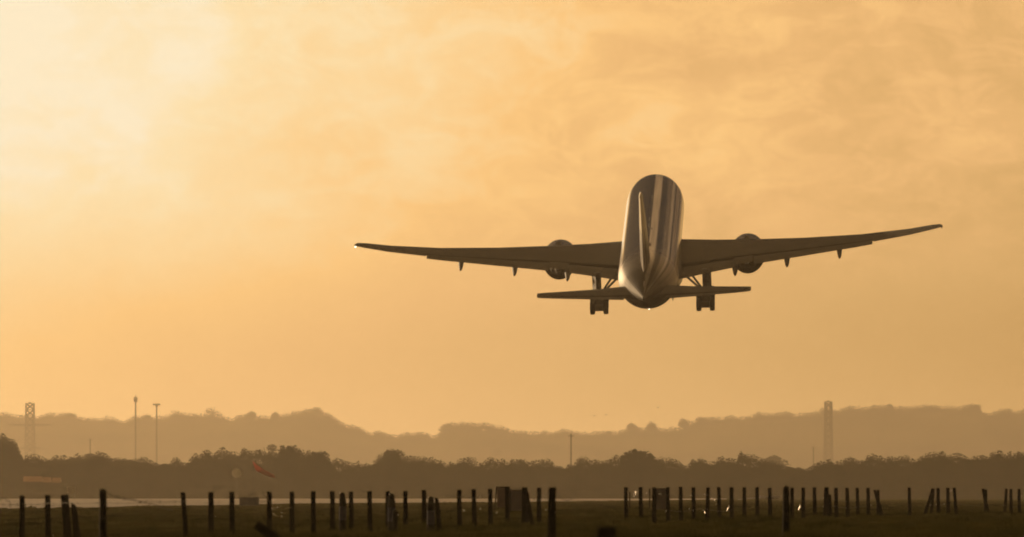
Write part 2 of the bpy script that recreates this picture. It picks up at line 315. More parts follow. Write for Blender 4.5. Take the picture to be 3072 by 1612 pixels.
# ---------------------------------------------------------------- woods and hills
near_prof = [(-200, 1290), (0, 1300), (22, 1312), (40, 1345), (58, 1374), (200, 1375), (240, 1364), (280, 1359), (330, 1374), (440, 1380), (520, 1392), (560, 1382), (620, 1366), (700, 1360), (760, 1362), (800, 1362), (900, 1360), (960, 1372), (1020, 1388), (1060, 1398), (1110, 1390), (1150, 1380), (1230, 1385), (1330, 1388), (1380, 1385), (1420, 1395), (1480, 1390), (1530, 1385), (1600, 1393), (1680, 1404), (1740, 1396), (1810, 1388), (1860, 1380), (1990, 1385), (2040, 1399), (2120, 1390), (2230, 1377), (2280, 1385), (2380, 1404), (2440, 1404), (2500, 1388), (2560, 1382), (2640, 1385), (2720, 1378), (2800, 1368), (2850, 1375), (2950, 1372), (3030, 1368), (3300, 1375)]
far_prof = [(-300, 1252), (0, 1250), (60, 1250), (130, 1262), (150, 1250), (215, 1246), (250, 1260), (330, 1267), (390, 1264), (480, 1257), (560, 1250), (690, 1264), (730, 1255), (800, 1254), (845, 1257), (900, 1240), (945, 1235), (970, 1248), (1010, 1266), (1050, 1286), (1100, 1301), (1180, 1315), (1250, 1312), (1320, 1310), (1345, 1285), (1400, 1280), (1450, 1286), (1500, 1293), (1560, 1302), (1700, 1303), (1780, 1303), (1850, 1305), (1950, 1295), (2030, 1290), (2100, 1270), (2150, 1265), (2250, 1254), (2380, 1252), (2430, 1248), (2500, 1238), (2560, 1233), (2660, 1230), (2770, 1232), (2850, 1228), (2920, 1224), (2945, 1247), (2965, 1252), (3000, 1242), (3072, 1237), (3350, 1245)]
def prof(p, x): return np.interp(x, [q[0] for q in p], [q[1] for q in p])
def leaf_cards(P, size, r):
    n = len(P); a = r.random(n) * 2 * math.pi; t_ = np.arccos(2 * r.random(n) - 1)
    u = np.stack([np.cos(a), np.sin(a), 0 * a], -1); nn = np.stack([np.sin(t_) * -np.sin(a), np.sin(t_) * np.cos(a), np.cos(t_)], -1)
    s = size * (.6 + .8 * r.random((n, 1))); V = np.stack([P - u * s, P - nn * s * .7, P + u * s, P + nn * s * .7], 1).reshape(-1, 3)
    return V, np.arange(4 * n).reshape(-1, 4)
def woodland(name, pf, dist, depth, nleaf, size, px0, px1, m, label, seed, lump, lumph, fuzz=.8, base=-1.0, step=6, cat='woodland'):
    r = np.random.default_rng(seed); px = np.arange(px0, px1, step); x = X(px, dist)
    top = np.array([at(a, b, dist).z for a, b in zip(px, prof(pf, px))])
    rows = []; K = 9
    for k in range(K):
        q = k / (K - 1); yy = dist + depth * q
        ht = base + (top * .88 - base) * (math.sin(math.pi * min(max((q * 1.0), 0.0), 1)) ** .35 if 0 < q < 1 else 0)
        ht = ht * (1 + .0 * q); rows.append(np.stack([x * (1 + .0 * q), np.full_like(x, yy), ht + (vnoise(x / lump, q * 5 + x * 0, seed) - .5) * lumph * (0 < q < 1)], -1))
    V = np.concatenate(rows); n = len(px); ii, jj = np.meshgrid(np.arange(K - 1), np.arange(n - 1), indexing='ij')
    Fq = np.stack([ii * n + jj, ii * n + jj + 1, (ii + 1) * n + jj + 1, (ii + 1) * n + jj], -1).reshape(-1, 4)
    lp = r.random(nleaf) * (px1 - px0 - 8) + px0; q = r.random(nleaf); lx = X(lp, dist)
    tz = np.interp(lp, px, top); hh = tz * (.90 + .0 * q) * np.sin(math.pi * np.clip(q, .02, .98)) ** .35
    lum = vnoise(lx / lump, q * 3, seed + 1); hh = hh + (lum - .45) * lumph + (vnoise(lx / (lump * .38), q * 4, seed + 2) - .5) * lumph * .6
    z = np.where(r.random(nleaf) < .8, hh + np.minimum(r.exponential(fuzz, nleaf), fuzz * 2.6) - fuzz * .8, hh * r.random(nleaf))
    P = np.stack([lx, dist + depth * q, np.maximum(z, .3)], -1); lv, lf = leaf_cards(P, size, r)
    o = mesh_np(name, np.vstack([V, lv]), [Fq, lf + len(V)], m); return tag(o, label, cat, kind='stuff')
woodland('woodland', near_prof, 2470, 40, 240000, .27, -200, 3300, M['leaf'], 'dark low wood and hedge running across behind the runway', 21, 3.6, 3.4, .8)
# far hills: terrain plus the trees on its crest
def hills(pf, dist, depth, px0, px1, under, name):
    px = np.arange(px0, px1, 8.0); x = X(px, dist); top = np.array([at(a, b, dist).z for a, b in zip(px, prof(pf, px))]) - under; rows = []
    for q in np.linspace(0, 1, 13): rows.append(np.stack([x * (1 + .0 * q), np.full_like(x, dist - depth + 2 * depth * q), -2 + (top + 2) * (math.sin(math.pi * q) ** .8 if 0 < q < 1 else 0)], -1))
    V = np.concatenate(rows); n = len(px); ii, jj = np.meshgrid(np.arange(12), np.arange(n - 1), indexing='ij')
    Fq = np.stack([ii * n + jj, ii * n + jj + 1, (ii + 1) * n + jj + 1, (ii + 1) * n + jj], -1).reshape(-1, 4)
    return tag(mesh_np(name, V, Fq, M['fields'], smooth=True), kind='structure')
HD = 10500
hills(far_prof, HD, 900, -400, 3450, 2.2, 'hills')
def crest(name, pf, dist, px0, px1, n, size, th, seed, label, m, cat='trees'):
    r = np.random.default_rng(seed); c = int((px1 - px0) / 9); cp = r.random(c) * (px1 - px0) + px0; rad = (2.5 + 4.0 * r.random(c)) * th / 8; P = []
    for p, rr in zip(cp, rad):
        k = int(n / c); z0 = at(p, prof(pf, p), dist).z - rr * .75; a = r.normal(size=(k, 3)); a /= np.linalg.norm(a, axis=1)[:, None]
        P.append(np.array([X(p, dist), dist + r.normal() * 12, z0]) + a * rr * np.array([1.25, 1, 1.0]) * (r.random((k, 1)) ** .4) + [0, 0, -rr * .2])
    lv, lf = leaf_cards(np.concatenate(P), size, r)
    return tag(mesh_np(name, lv, lf, m), label, cat, kind='stuff')
def ridge(pf, dist, n, seed):
    r = np.random.default_rng(seed); px = r.random(n) * 3560 - 230; x = X(px, dist); q = r.random(n)
    top = np.interp(px, np.arange(-240, 3340, 4.0), [at(a, b, dist).z for a, b in zip(np.arange(-240, 3340, 4.0), prof(pf, np.arange(-240, 3340, 4.0)))])
    lum = (vnoise(x / 17, q * .6, 14) - .5) * 7 + (vnoise(x / 6, q * 2, 4) - .5) * 4
    z = np.where(r.random(n) < .7, top - 3.5 + lum + np.minimum(r.exponential(2.3, n), 7.5), top - 1 - 12 * r.random(n) + lum * .3)
    lv, lf = leaf_cards(np.stack([x, dist - 20 + 40 * q, z], -1), .95, r)
    return tag(mesh_np('ridge_trees', lv, lf, M['farleaf']), 'hazy line of trees along the top of the far ridge', 'trees', kind='stuff')
ridge(far_prof, HD, 170000, 31)
# trees one can tell apart
def tree_mesh(h, w, nleaf, size, seed, shape=1.0, trunkh=.25, lobes=9):
    r = np.random.default_rng(seed); P = []
    for k in range(lobes):
        a = r.random() * 2 * math.pi; q = r.random(); cz = h * (trunkh + (1 - trunkh) * (.25 + .5 * q)); rr = w * .5 * (.62 - .28 * q * shape)
        off = w * .5 * (.55 * (1 - .55 * q)) * r.random() ** .4; c = np.array([math.cos(a) * off, math.sin(a) * off, cz])
        m = nleaf // lobes; v = r.normal(size=(m, 3)); v /= np.linalg.norm(v, axis=1)[:, None]
        P.append(c + v * rr * (r.random((m, 1)) ** .45) * [1, 1, .9])
    P = np.concatenate(P); k = P[:, 2] < h * 1.02; P = P[k & (P[:, 2] > h * .05)]; return leaf_cards(P, size, r)
def tree(name, px, topy, wpx, dist, label, seed, shape=1.0, nleaf=2600, cat='tree', group=None, m='leaf', trunkh=.2):
    z = at(px, topy, dist).z; w = wpx / FPX * dist; x = X(px, dist); e = empty(name, (x, dist, 0)); tag(e, label, cat, group)
    tr = MB(); tr.tube([(0, 0, -.3), (0, 0, z * .4), (.2, 0, z * .75)], [max(.18, z * .025), max(.14, z * .02), z * .006], 8)
    for k in range(5):
        a = k * 1.3 + seed; tr.tube([(0, 0, z * (.25 + .06 * k)), (math.cos(a) * w * .18, math.sin(a) * w * .18, z * (.45 + .06 * k)), (math.cos(a) * w * .32, math.sin(a) * w * .32, z * (.6 + .05 * k))], [z * .012, z * .008, z * .003], 5)
    tr.build('trunk', M['bark'], e, True)
    lv, lf = tree_mesh(z, w, nleaf, max(.32, w * .035), seed, shape, trunkh); mesh_np('crown', lv, lf, M[m], e); return e
TG = 'trees standing out of the dark wood'
tree('tree', 12, 1296, 95, 2440, 'rounded dark tree cut by the left edge of the picture', 41, .6, 3600, group=TG)
tree('tree', 272, 1360, 70, 2440, 'small hump-shaped tree between the left pylon and the two tall lamp masts', 42, .5, 1500, group=TG)
tree('tree', 805, 1304, 85, 3500, 'paler tall tree with a broken top, just above and right of the red windsock', 43, 1.0, 2600, group=TG)
tree('tree', 868, 1318, 120, 2440, 'broad dark tree, highest crown right of the red windsock', 44, .7, 4200, group=TG)
tree('tree', 950, 1336, 120, 2440, 'sloping dark tree on the right shoulder of the clump by the windsock', 45, .8, 3600, group=TG)
tree('tree', 1140, 1342, 65, 3100, 'left half of the paired round trees below the dip of the far ridge', 46, .5, 2000, group=TG)
tree('tree', 1182, 1331, 100, 2600, 'taller right one of the paired round trees below the dip of the far ridge', 47, .6, 3600, group=TG)
tree('tree', 1268, 1358, 40, 2450, 'narrow upright little tree right of the paired round trees', 48, .9, 1200, group=TG)
tree('tree', 1308, 1358, 60, 2450, 'pointed dark bush, second little one right of the paired round trees', 49, .9, 1600, group=TG)
tree('tree', 1415, 1352, 60, 4600, 'pale hazy tree above the leaning sign board frame', 50, .6, 1500, group=TG)
tree('tree', 1745, 1335, 40, 4600, 'thin pale tree immediately right of the thin lone pole', 51, .3, 1200, group=TG)
tree('tree', 1920, 1340, 175, 2430, 'big dome-shaped dark tree standing on its own below the aircraft', 52, .35, 7000, group=TG, trunkh=.1)
tree('tree', 2330, 1362, 120, 4200, 'pale low tree on the swell left of the right-hand pylon', 53, .5, 2200, group=TG)
tree('tree', 2545, 1358, 100, 3400, 'low hazy tree close beside the foot of the right-hand pylon', 54, .6, 2400, group=TG)
tree('tree', 2818, 1356, 50, 2440, 'small peaked dark tree on the wood at far right', 55, 1.1, 1500, group=TG)
tree('tree', 2990, 1350, 110, 3400, 'flat topped pale tree near the right edge of the picture', 56, .3, 2600, group=TG)
RG = 'single crowns rising from the far ridge'
for k, (px, ty, w, lab) in enumerate([
    (215, 1242, 50, 'round hazy crown on the far ridge right of the left pylon'), (443, 1240, 45, 'low crown on the far ridge just right of the second lamp mast'),
    (528, 1233, 62, 'first big rounded crown on the far ridge right of the lamp masts'), (641, 1224, 75, 'widest flat crown on the left part of the far ridge'),
    (752, 1231, 42, 'narrow crown on the far ridge between two gaps'), (823, 1237, 40, 'small square crown on the far ridge left of its highest clump'),
    (925, 1228, 80, 'highest clump on the left part of the far ridge where it begins to fall away'), (1340, 1270, 46, 'crown at the left end of the low middle hump of the far ridge'),
    (1830, 1294, 36, 'tiny peaked crown on the far ridge below the aircraft tail'), (1897, 1268, 42, 'first of the ragged crowns on the far ridge below the right main wheels'),
    (1958, 1264, 44, 'second of the ragged crowns on the far ridge below the right main wheels'), (2052, 1254, 34, 'leaning spiky crown on the far ridge where it starts to climb'),
    (2100, 1252, 52, 'bulky crown on the far ridge where it starts to climb'), (2316, 1238, 90, 'broad crown on the far ridge halfway to the right-hand pylon'),
    (2668, 1212, 26, 'lone pointed crown on the far ridge right of the right-hand pylon'), (2795, 1218, 60, 'tufted crown on the far ridge near its right end'),
    (2925, 1214, 44, 'last high crown on the far ridge before the notch at the right')]):
    d = HD; z1 = at(px, ty, d).z; w_ = w / FPX * d; z0 = z1 - w_ * .62; e = empty('ridge_tree', (X(px, d), d - 15, z0 - 6)); tag(e, lab, 'tree', RG)
    MB().tube([(0, 0, 0), (0, 0, 6 + w_ * .5)], .5, 6).build('trunk', M['bark'], e, True)
    lv, lf = tree_mesh(z1 - z0 + 6, w_ * 1.1, 1500, .95, 70 + k, .2, .1, 7); mesh_np('crown', lv, lf, M['farleaf'], e)
for k, (px, ty, w, lab) in enumerate([(1490, 1350, 34, 'smudge-like tree on the hillside above the wood, left of the boards'), (1643, 1352, 24, 'small tree on the hillside left of the thin lone pole'), (1788, 1358, 20, 'tiny tree on the hillside right of the thin lone pole'), (2077, 1356, 24, 'lone tree on the hillside right of the big dome-shaped tree'), (2662, 1360, 26, 'lone tree low on the hillside right of the right-hand pylon')]):
    H0 = at(px, prof(far_prof, px), HD).z - 1.6; q = .5
    for _ in range(30):
        d = HD - 900 + 1800 * q; zz = at(px, ty + w * .55, d).z; q = math.asin(min(1, ((zz + 2) / H0) ** 1.25)) / math.pi
    w_ = w / FPX * d; e = empty('hillside_tree', (X(px, d), d, zz - 3)); tag(e, lab, 'tree', 'trees on the hillside')
    MB().tube([(0, 0, -2), (0, 0, 3 + w_ * .3)], .5, 6).build('trunk', M['bark'], e, True)
    lv, lf = tree_mesh(w_ * .7 + 3, w_, 900, .9, 90 + k, .2, .1, 6); mesh_np('crown', lv, lf, M['farleaf'], e)
# ---------------------------------------------------------------- pylons, masts, windsock, far things
def pylon(px, topy, wpx, dist, arms, rz, label):
    H = at(px, topy, dist).z; w = wpx / FPX * dist; e = empty('lattice_pylon', (X(px, dist), dist, 0), (0, 0, rz)); tag(e, label, 'pylon', 'power line pylons')
    b = MB(); hw = lambda z: (w * .58) * (1 - .3 * z / H) ; n = 15
    for sx_, sy_ in ((1, 1), (1, -1), (-1, 1), (-1, -1)):
        b.tube([(sx_ * hw(z), sy_ * hw(z), z) for z in (0, H * .3, H * .6, H)], .8, 6)
    for k in range(n):
        z0, z1 = H * k / n, H * (k + 1) / n; a, c = hw(z0), hw(z1)
        for (p, q) in (((-a, -a, z0), (c, -c, z1)), ((a, -a, z0), (-c, -c, z1)), ((-a, a, z0), (c, c, z1)), ((a, a, z0), (-c, c, z1)), ((-a, -a, z0), (-c, c, z1)), ((-a, a, z0), (-c, -c, z1)), ((a, -a, z0), (c, c, z1)), ((a, a, z0), (c, -c, z1))):
            b.tube([p, q], .75, 5)
        b.tube([(-a, -a, z0), (a, -a, z0), (a, a, z0), (-a, a, z0), (-a, -a, z0)], .4, 5)
    b.tube([(0, 0, H - .5), (0, 0, H + 1.6)], hw(H) * .9, 8, .3)
    b.build('tower', M['mast'], e)
    for (ay, L_) in arms:
        za = at(px, ay, dist).z; a = MB(); L2 = L_ / FPX * dist
        for s_ in (-1, 1):
            a.tube([(0, -.6, za + .5), (s_ * L2, 0, za)], .6, 5); a.tube([(0, .6, za - .6), (s_ * L2, 0, za)], .6, 5)
            a.tube([(s_ * L2, 0, za), (s_ * L2, 0, za - 1.6)], .12, 5)
            for q in (.3, .55, .8): a.tube([(s_ * L2 * q, 0, za - .6 * (1 - q)), (s_ * L2 * (q + .12), 0, za + .5 * (1 - q))], .1, 4)
        a.build('crossarm', M['mast'], e)
    return e
pylon(90, 1211, 28, 8300, [(1275, 66), (1345, 34)], 0, 'power pylon with one wide pair of arms near the left edge')
pylon(2485, 1206, 22, 8000, [(1240, 22), (1290, 24)], R(80), 'power pylon seen end-on against the ridge at right, arms hidden')
def lampmast(px, topy, dist, kind, label):
    H = at(px, topy, dist).z; e = empty('floodlight_mast', (X(px, dist), dist, 0)); tag(e, label, 'mast', 'tall lamp masts')
    MB().tube([(0, 0, 0), (.1, 0, H * .3), (-.05, 0, H * .65), (0, 0, H)], [1.0, .85, .75, .6], 10).build('pole', M['mast'], e, True)
    b = MB()
    if kind: b.tube([(0, 0, H - 3.2), (0, 0, H + 1.2)], 1.7, 12); b.tube([(0, 0, H + 1.2), (0, 0, H + 3.4)], .35, 6)
    else: b.box((0, 0, H - 1), (6.6, 1.6, 1.5), bev=.2); b.tube([(0, 0, H - 2.4), (0, 0, H - .8)], 1.1, 8)
    hd = b.build('lamp_head', M['mast'], e)
    for s_ in (-1, 1):
        MB().box((s_ * (.55 if kind else 1.1), -.75 if kind else -.5, H - (1 if kind else .45)), (.7, .35, .6), bev=.05).build('lamp', M['lamp'], hd)
lampmast(407, 1196, 7200, True, 'taller lamp mast with a round head, left of the pair')
lampmast(470, 1213, 7200, False, 'shorter lamp mast with a wide flat head, right of the pair')
def pole(px, topy, dist, r, label, name='utility_pole'):
    H = at(px, topy, dist).z; e = empty(name, (X(px, dist), dist, 0)); tag(e, label, 'pole')
    MB().tube([(0, 0, 0), (0, 0, H)], r, 8, r * .7).build('shaft', M['mast'], e, True); MB().box((0, 0, H - 1.2), (r * 7, .2, .25), bev=.03).build('crossbar', M['mast'], e)
pole(1713, 1302, 3800, .40, 'thin lone pole rising above the wood below the aircraft')
pole(271, 1316, 6000, .6, 'short faint pole between the left pylon and the lamp masts')
pole(2440, 1340, 6000, .6, 'short faint pole just left of the right-hand pylon')
def windsock():
    d = 1500; top = at(760, 1393, d); e = empty('windsock', (top.x, d, 0)); tag(e, 'red windsock drooping to the right from a pole in front of the wood', 'windsock')
    MB().tube([(0, 0, -.2), (0, 0, top.z + .2)], .07, 8).build('pole', M['mast'], e, True)
    b = MB(); rings = []
    for k, q in enumerate(np.linspace(0, 1, 9)):
        c = Vector((.1 + 3.9 * q, 0, top.z - .25 - 2.0 * q - .25 * math.sin(q * 3.1))); rr = .95 - .55 * q
        if q > .15: rr *= .9 + .1 * math.sin(k * 2.4)
        rings.append([c + Vector((-.35 * math.cos(a) * rr, math.sin(a) * rr, math.cos(a) * rr)) for a in np.linspace(0, 2 * math.pi, 17)[:-1]])
    b.loft(rings, False); s = b.build('sock', M['red'], e, True)
    MB().tube([(.1 + -.35 * math.cos(a) * .95, math.sin(a) * .95, top.z - .25 + math.cos(a) * .95) for a in np.linspace(0, 2 * math.pi, 17)], .035, 6).build('hoop', M['mast'], e)
windsock()
# ---------------------------------------------------------------- low things on the airfield
def airfield_bits():
    d = 2300; p = at(710, 1420, d); e = empty('dish_antenna', (p.x, d, 0)); tag(e, 'pale round dish left of the red windsock', 'dish')
    b = MB(); rings = []
    for rr, yy in ((.05, .35), (.5, .3), (.95, .15), (1.3, -.1), (1.35, -.12), (1.0, .25), (.5, .42), (.05, .46)):
        rings.append([(math.cos(a) * rr, yy, p.z + math.sin(a) * rr) for a in np.linspace(0, 2 * math.pi, 25)[:-1]])
    b.loft(rings); b.build('dish', mat('dish_paint', (.36, .33, .25), .7, col2=(.30, .28, .21), scale=2, trans=.4), e, True)
    MB().tube([(0, .5, 0), (0, .5, p.z)], .18, 8, .12).build('stand', M['mast'], e, True)
    d = 1900; p = at(214, 1470, d); e = empty('equipment_cabinet', (p.x, d, 0)); tag(e, 'small pale cabinet on the far side of the runway, above the left round-topped post', 'cabinet')
    MB().box((0, 0, p.z - .7), (2.0, 1.0, 1.3), bev=.08).box((0, 0, p.z + .6), (2.2, 1.2, .12), bev=.05).build('housing', mat('cream_paint', (.22, .20, .14), .7, col2=(.19, .17, .12), scale=2, trans=.2), e)
    for s_ in (-.8, .8): MB().box((s_, 0, -.1), (.15, .15, p.z - .6)).build('leg', M['steel'], e)
    d = 2380; p = at(128, 1436, d); e = empty('low_shed', (p.x, d, 0)); tag(e, 'long low shed with a dull orange roof in front of the wood at far left', 'shed')
    MB().box((0, 0, -.1), (11.4, 5, p.z - .9), bev=.05).build('wall', M['bark'], e)
    mo = mat('orange_roof_sheet', (.17, .065, .02), .7, col2=(.13, .055, .018), scale=.6, stretch=(1, 1, 1))
    for (xx, ww, dz) in ((-2.9, 5.6, 0), (1.3, 2.4, -.25), (4.2, 2.6, -.35)):
        b = MB(); z0 = p.z - .95 + dz; b.add([(xx - ww / 2, -2.8, z0), (xx + ww / 2, -2.8, z0), (xx + ww / 2, 0, z0 + 1.6), (xx - ww / 2, 0, z0 + 1.6), (xx - ww / 2, 2.8, z0), (xx + ww / 2, 2.8, z0)], [(0, 1, 2, 3), (3, 2, 5, 4), (1, 0, 4, 5), (0, 3, 4), (1, 5, 2)])
        b.build('roof', mo, e)
    # slate coloured box at the runway edge
    d = gd(748, 1520); s = FPX / d; z = float(ground(X(748, d), d)); e = empty('transformer_box', (X(748, d), d, z)); tag(e, 'squat slate grey box at the edge of the grass, between two left-hand posts', 'box')
    w = 58 / s; h = 28 / s
    MB().box((0, 0, -.05), (w, w * .8, h * .92 + .05), bev=.02, taper=.99).build('body', M['box'], e)
    MB().box((0, 0, h * .92), (w * 1.04, w * .85, h * .08), bev=.02).build('lid', M['box'], e)
    MB().tube([(w * .05, 0, h), (w * .18, 0, h * 1.5), (w * .4, 0, h * 1.45), (w * .5, 0, h * .95)], .006, 5).build('handle', M['wire'], e)
    # low trailer far out at the right
    d = gd(2310, 1501.5); s = FPX / d; z = float(ground(X(2310, d), d)); e = empty('flat_trailer', (X(2308, d), d, z)); tag(e, 'low grey trailer with a long sloping drawbar far out on the grass at right', 'trailer')
    MB().box((0, 0, .35), (58 / s, 1.6, 9 / s), bev=.04).build('body', M['steel'], e)
    MB().tube([(-28 / s, 0, .55), (-60 / s, 0, .38), (-95 / s, 0, .12)], .12, 8, .07).build('drawbar', M['steel'], e)
    MB().tube([(20 / s, 0, .75), (75 / s, 0, 1.1)], .07, 6, .05).build('boom', M['steel'], e)
    for q in (-.5, .6):
        for s_ in (-1, 1): MB().tube([(q, s_ * .8 - .1, .3), (q, s_ * .8 + .1, .3)], .3, 14).build('wheel', M['tyre'], e)
airfield_bits()
def board(name, px0, px1, y0, y1, py0, label, mm, lean=0, feet=True, grill=False):
    pc = (px0 + px1) / 2; d = gd(pc, py0); s = FPX / d; z = float(ground(X(pc, d), d)); e = empty(name, (X(pc, d), d, z)); tag(e, label, 'sign board', 'boards behind the fence posts')
    w = (px1 - px0) / s; zt = at(pc, y0, d).z - z; zb = at(pc, y1, d).z - z
    b = MB(); b.box((0, 0, zb), (w * .9, .04, zt - zb), bev=.01)
    for k in range(3): b.box((0, -.03, zb + (zt - zb) * (.15 + .33 * k)), (w * .88, .03, .04))
    b.build('panel', mm, e)
    for s_ in (-1, 1):
        top = Vector((s_ * w * .47, 0, zt + .02)); bot = Vector((s_ * w * .47 + (lean / s if s_ < 0 else 0), 0, -.15)); MB().tube([bot, top], .035, 6).build('leg', M['wood'], e)
    MB().box((0, 0, zt), (w * 1.02, .07, .05), bev=.01).build('top_rail', M['wood'], e)
    if grill:
        b = MB()
        for k in range(9):
            xx = -w * .45 + w * .9 * k / 8; b.tube([(xx, 0, zt), (xx + random.uniform(-.02, .02), 0, zt + random.uniform(.08, .26))], .009, 5)
        b.tube([(-w * .48, 0, zt + .09), (0, 0, zt + .07), (w * .48, 0, zt + .12)], .008, 5); b.build('spikes', M['wire'], e)
board('sign_board', 1489, 1530, 1463, 1523, 1536, 'brown board on leaning legs, left of the two boards by the middle posts', M['panelbrown'], lean=-8)
board('sign_board', 1531, 1570, 1473, 1533, 1536, 'greyer lower board with wire spikes along its top, right of the brown board', M['panelgrey'], grill=True)
board('sign_board', 1966, 2001, 1468, 1528, 1531, 'dull board hung between two close posts of the right-hand run', M['panelgrey'])
# ---------------------------------------------------------------- fence posts
base_x = [0, 67, 560, 700, 808, 940, 1053, 1216, 1377, 1470, 1617, 1877, 2080, 2194, 2443, 2603, 2843, 3072]
base_y = [1626, 1624, 1614, 1607, 1601, 1597, 1592, 1587, 1586, 1577, 1571, 1568, 1565, 1560, 1557, 1550, 1547, 1543]
HALF = (sd + Vector((0, -1, 0))).normalized()
def post(px, py, w, pxb, label, d=None, rnd=False, name='fence_post', group='old wooden posts of the fence', cut=0.0, mm='wood', glints=(), yb=None, wb=None, tip=0.0):
    if d is None: d = gd(px, yb or np.interp(px, base_x, base_y))
    s = FPX / d; xb = X(pxb, d); xt = X(px, d); z = float(ground(xb, d)) + 0.0; zt = at(px, py, d).z; o = empty(name, (xb, d, z)); tag(o, label, 'post', group)
    w = w / s; H = zt - z; b = MB(); rr = random.Random(int(px * 7)); n = 8; rings = []
    wb_ = (wb / s if wb else w * 1.16)
    ks = 12
    for k in range(ks + 1):
        q = k / ks; zz = -.25 + (H + .25) * q; cx = (xt - xb) * max(zz, -.1) / H; ww = (wb_ + (w - wb_) * q) / 2; ww *= 1 + rr.uniform(-.035, .035); dd = ww * .85
        cx += rr.uniform(-.004, .004)
        if rnd: pr = [(math.cos(a) * ww, math.sin(a) * ww) for a in np.linspace(0, 2 * math.pi, 17)[:-1]]
        else:
            c = ww * .22; pr = [(-ww + c, -dd), (ww - c, -dd), (ww, -dd + c), (ww, dd - c), (ww - c, dd), (-ww + c, dd), (-ww, dd - c), (-ww, -dd + c)]
        rings.append([(cx + x_, y_, zz + (cut * x_ + rr.uniform(-.006, .006) if k == ks else 0)) for x_, y_ in pr])
    top = rings[-1]; cx = sum(p[0] for p in top) / len(top)
    if rnd:
        for q in (.3, .55, .8, .95): rings.append([(cx + (p[0] - cx) * math.sqrt(1 - q * q), p[1] * math.sqrt(1 - q * q), p[2] + w * .42 * q) for p in top])
    else: rings.append([(cx + (p[0] - cx) * .86, p[1] * .86, p[2] + .008) for p in top])
    b.loft(rings); b.build('shaft', M[mm], o, True, 35)
    for (gx_, gy_) in glints: glint(gx_, gy_, d - w, o)
    if rr.random() < .8:    # staple holding the wire
        MB().tube([(cx - .02, -w * .46, H * .62), (cx - .02, -w * .46 - .015, H * .62 + .01), (cx + .02, -w * .46 - .015, H * .62 + .01), (cx + .02, -w * .46, H * .62)], .0035, 5).build('staple', M['wire'], o)
    return o
def glint(px, py, d, parent, size=.02, name='glint_plate', long=None):  # adds a small metal plate tilted to mirror the sun to the camera
    size *= .45; p = at(px, py, d); loc = p - parent.location; rr = random.Random(int(px * 13 + py))
    nrm = (HALF + Vector((rr.uniform(-.06, .06), rr.uniform(-.06, .06), rr.uniform(-.06, .06)))).normalized()
    if long: L_ = Vector((long[0] / FPX * d, 0, -long[1] / FPX * d)); L_ = L_ - nrm * L_.dot(nrm)
    else: L_ = nrm.orthogonal().normalized() * size
    wv = nrm.cross(L_).normalized() * (size * (1.0 if not long else .8)); th = nrm * .002; b = MB(); ring = []
    for a in np.linspace(0, 2 * math.pi, 11)[:-1]: ring.append(loc + L_ * math.cos(a) * (.5 if long else 1) + wv * math.sin(a))
    b.loft([[q - th for q in ring], [q + th for q in ring]]); b.tube([loc - wv * 1.6, loc + nrm * .01, loc + wv * 1.8], .004, 5)
    return b.build(name, M['glint_metal'], parent)
post(67, 1489, 15.5, 67, 'upright post nearest the left edge of the picture')
post(144, 1487, 16, 145, 'second upright post from the left edge, a shiny spot at its foot')
post(194, 1486, 22, 205, 'thick leaning post with a broken stump against its right side', cut=.1)
post(221, 1513, 15, 233, 'short broken stump leaning on the thick post at left', cut=-.6, wb=24)
post(549, 1479, 13.5, 559, 'tilted post, first to the right of the tall round-topped post at left')
post(633, 1478, 15, 634, 'upright post midway between the tilted post and the slate grey box')
post(696, 1477, 14.5, 697, 'post standing just left of the slate grey box')
post(808, 1477, 14, 809, 'post just right of the slate grey box with bright stems tangled at its right')
post(876, 1477, 14, 877, 'second post right of the slate grey box')
post(940, 1475, 14, 941, 'third post right of the slate grey box')
post(997, 1475, 13.5, 998, 'post directly left of the first white-banded marker')
post(1053, 1476, 12.5, 1055, 'slim post directly right of the first white-banded marker', yb=1593)
post(1109, 1475, 13.5, 1110, 'post midway between the first and second white-banded markers', yb=1594)
post(1163, 1475, 13, 1164, 'post half hidden by the second white-banded marker', yb=1590)
post(1216, 1474, 13, 1217, 'post right of the second white-banded marker', yb=1583)
post(1272, 1472, 13.5, 1273, 'post directly left of the third white-banded marker', yb=1583)
post(1310, 1496, 12, 1319, 'leaning broken post touching the third white-banded marker', cut=-.2, yb=1594, wb=16)
post(1377.5, 1471, 13, 1379, 'first clear post right of the third white-banded marker')
post(1421, 1469, 13, 1424, 'second clear post right of the third white-banded marker', yb=1588)
post(1470, 1468, 12.5, 1472, 'post left of the brown board')
post(1521, 1462, 13, 1522, 'post standing in front of the right edge of the brown board', yb=1568)
post(1574, 1463, 16, 1576, 'thick flared post right of the two boards', yb=1574, wb=26)
post(1582, 1478, 8, 1597, 'slanting prop leaning against the thick flared post', yb=1578, wb=13)
post(1617, 1465, 12.5, 1617, 'last post of the left-hand run, before the thick near post', yb=1571)
post(1877, 1463, 11, 1879, 'first post of the right-hand run, beside the wide gap')
post(1921.5, 1463, 11.5, 1923, 'second post of the right-hand run')
post(1962, 1463, 12, 1962, 'post at the left side of the dull hung board', yb=1570)
post(2003, 1463, 11, 2004, 'post at the right side of the dull hung board')
post(2041.5, 1462, 11, 2043, 'first post right of the dull hung board')
post(2080, 1463, 11, 2081, 'second post right of the dull hung board')
post(2123.6, 1464, 11, 2121, 'post third right of the dull hung board, leaning a little right at the top')
post(2156, 1463, 10.5, 2158, 'post fourth right of the dull hung board, its foot ending higher than its neighbours', yb=1553)
post(2194, 1463, 11.5, 2195, 'post fifth right of the dull hung board, a bright strip at its left', yb=1562)
post(2232.5, 1463, 10.5, 2233, 'post left of the sloping drawbar of the far trailer')
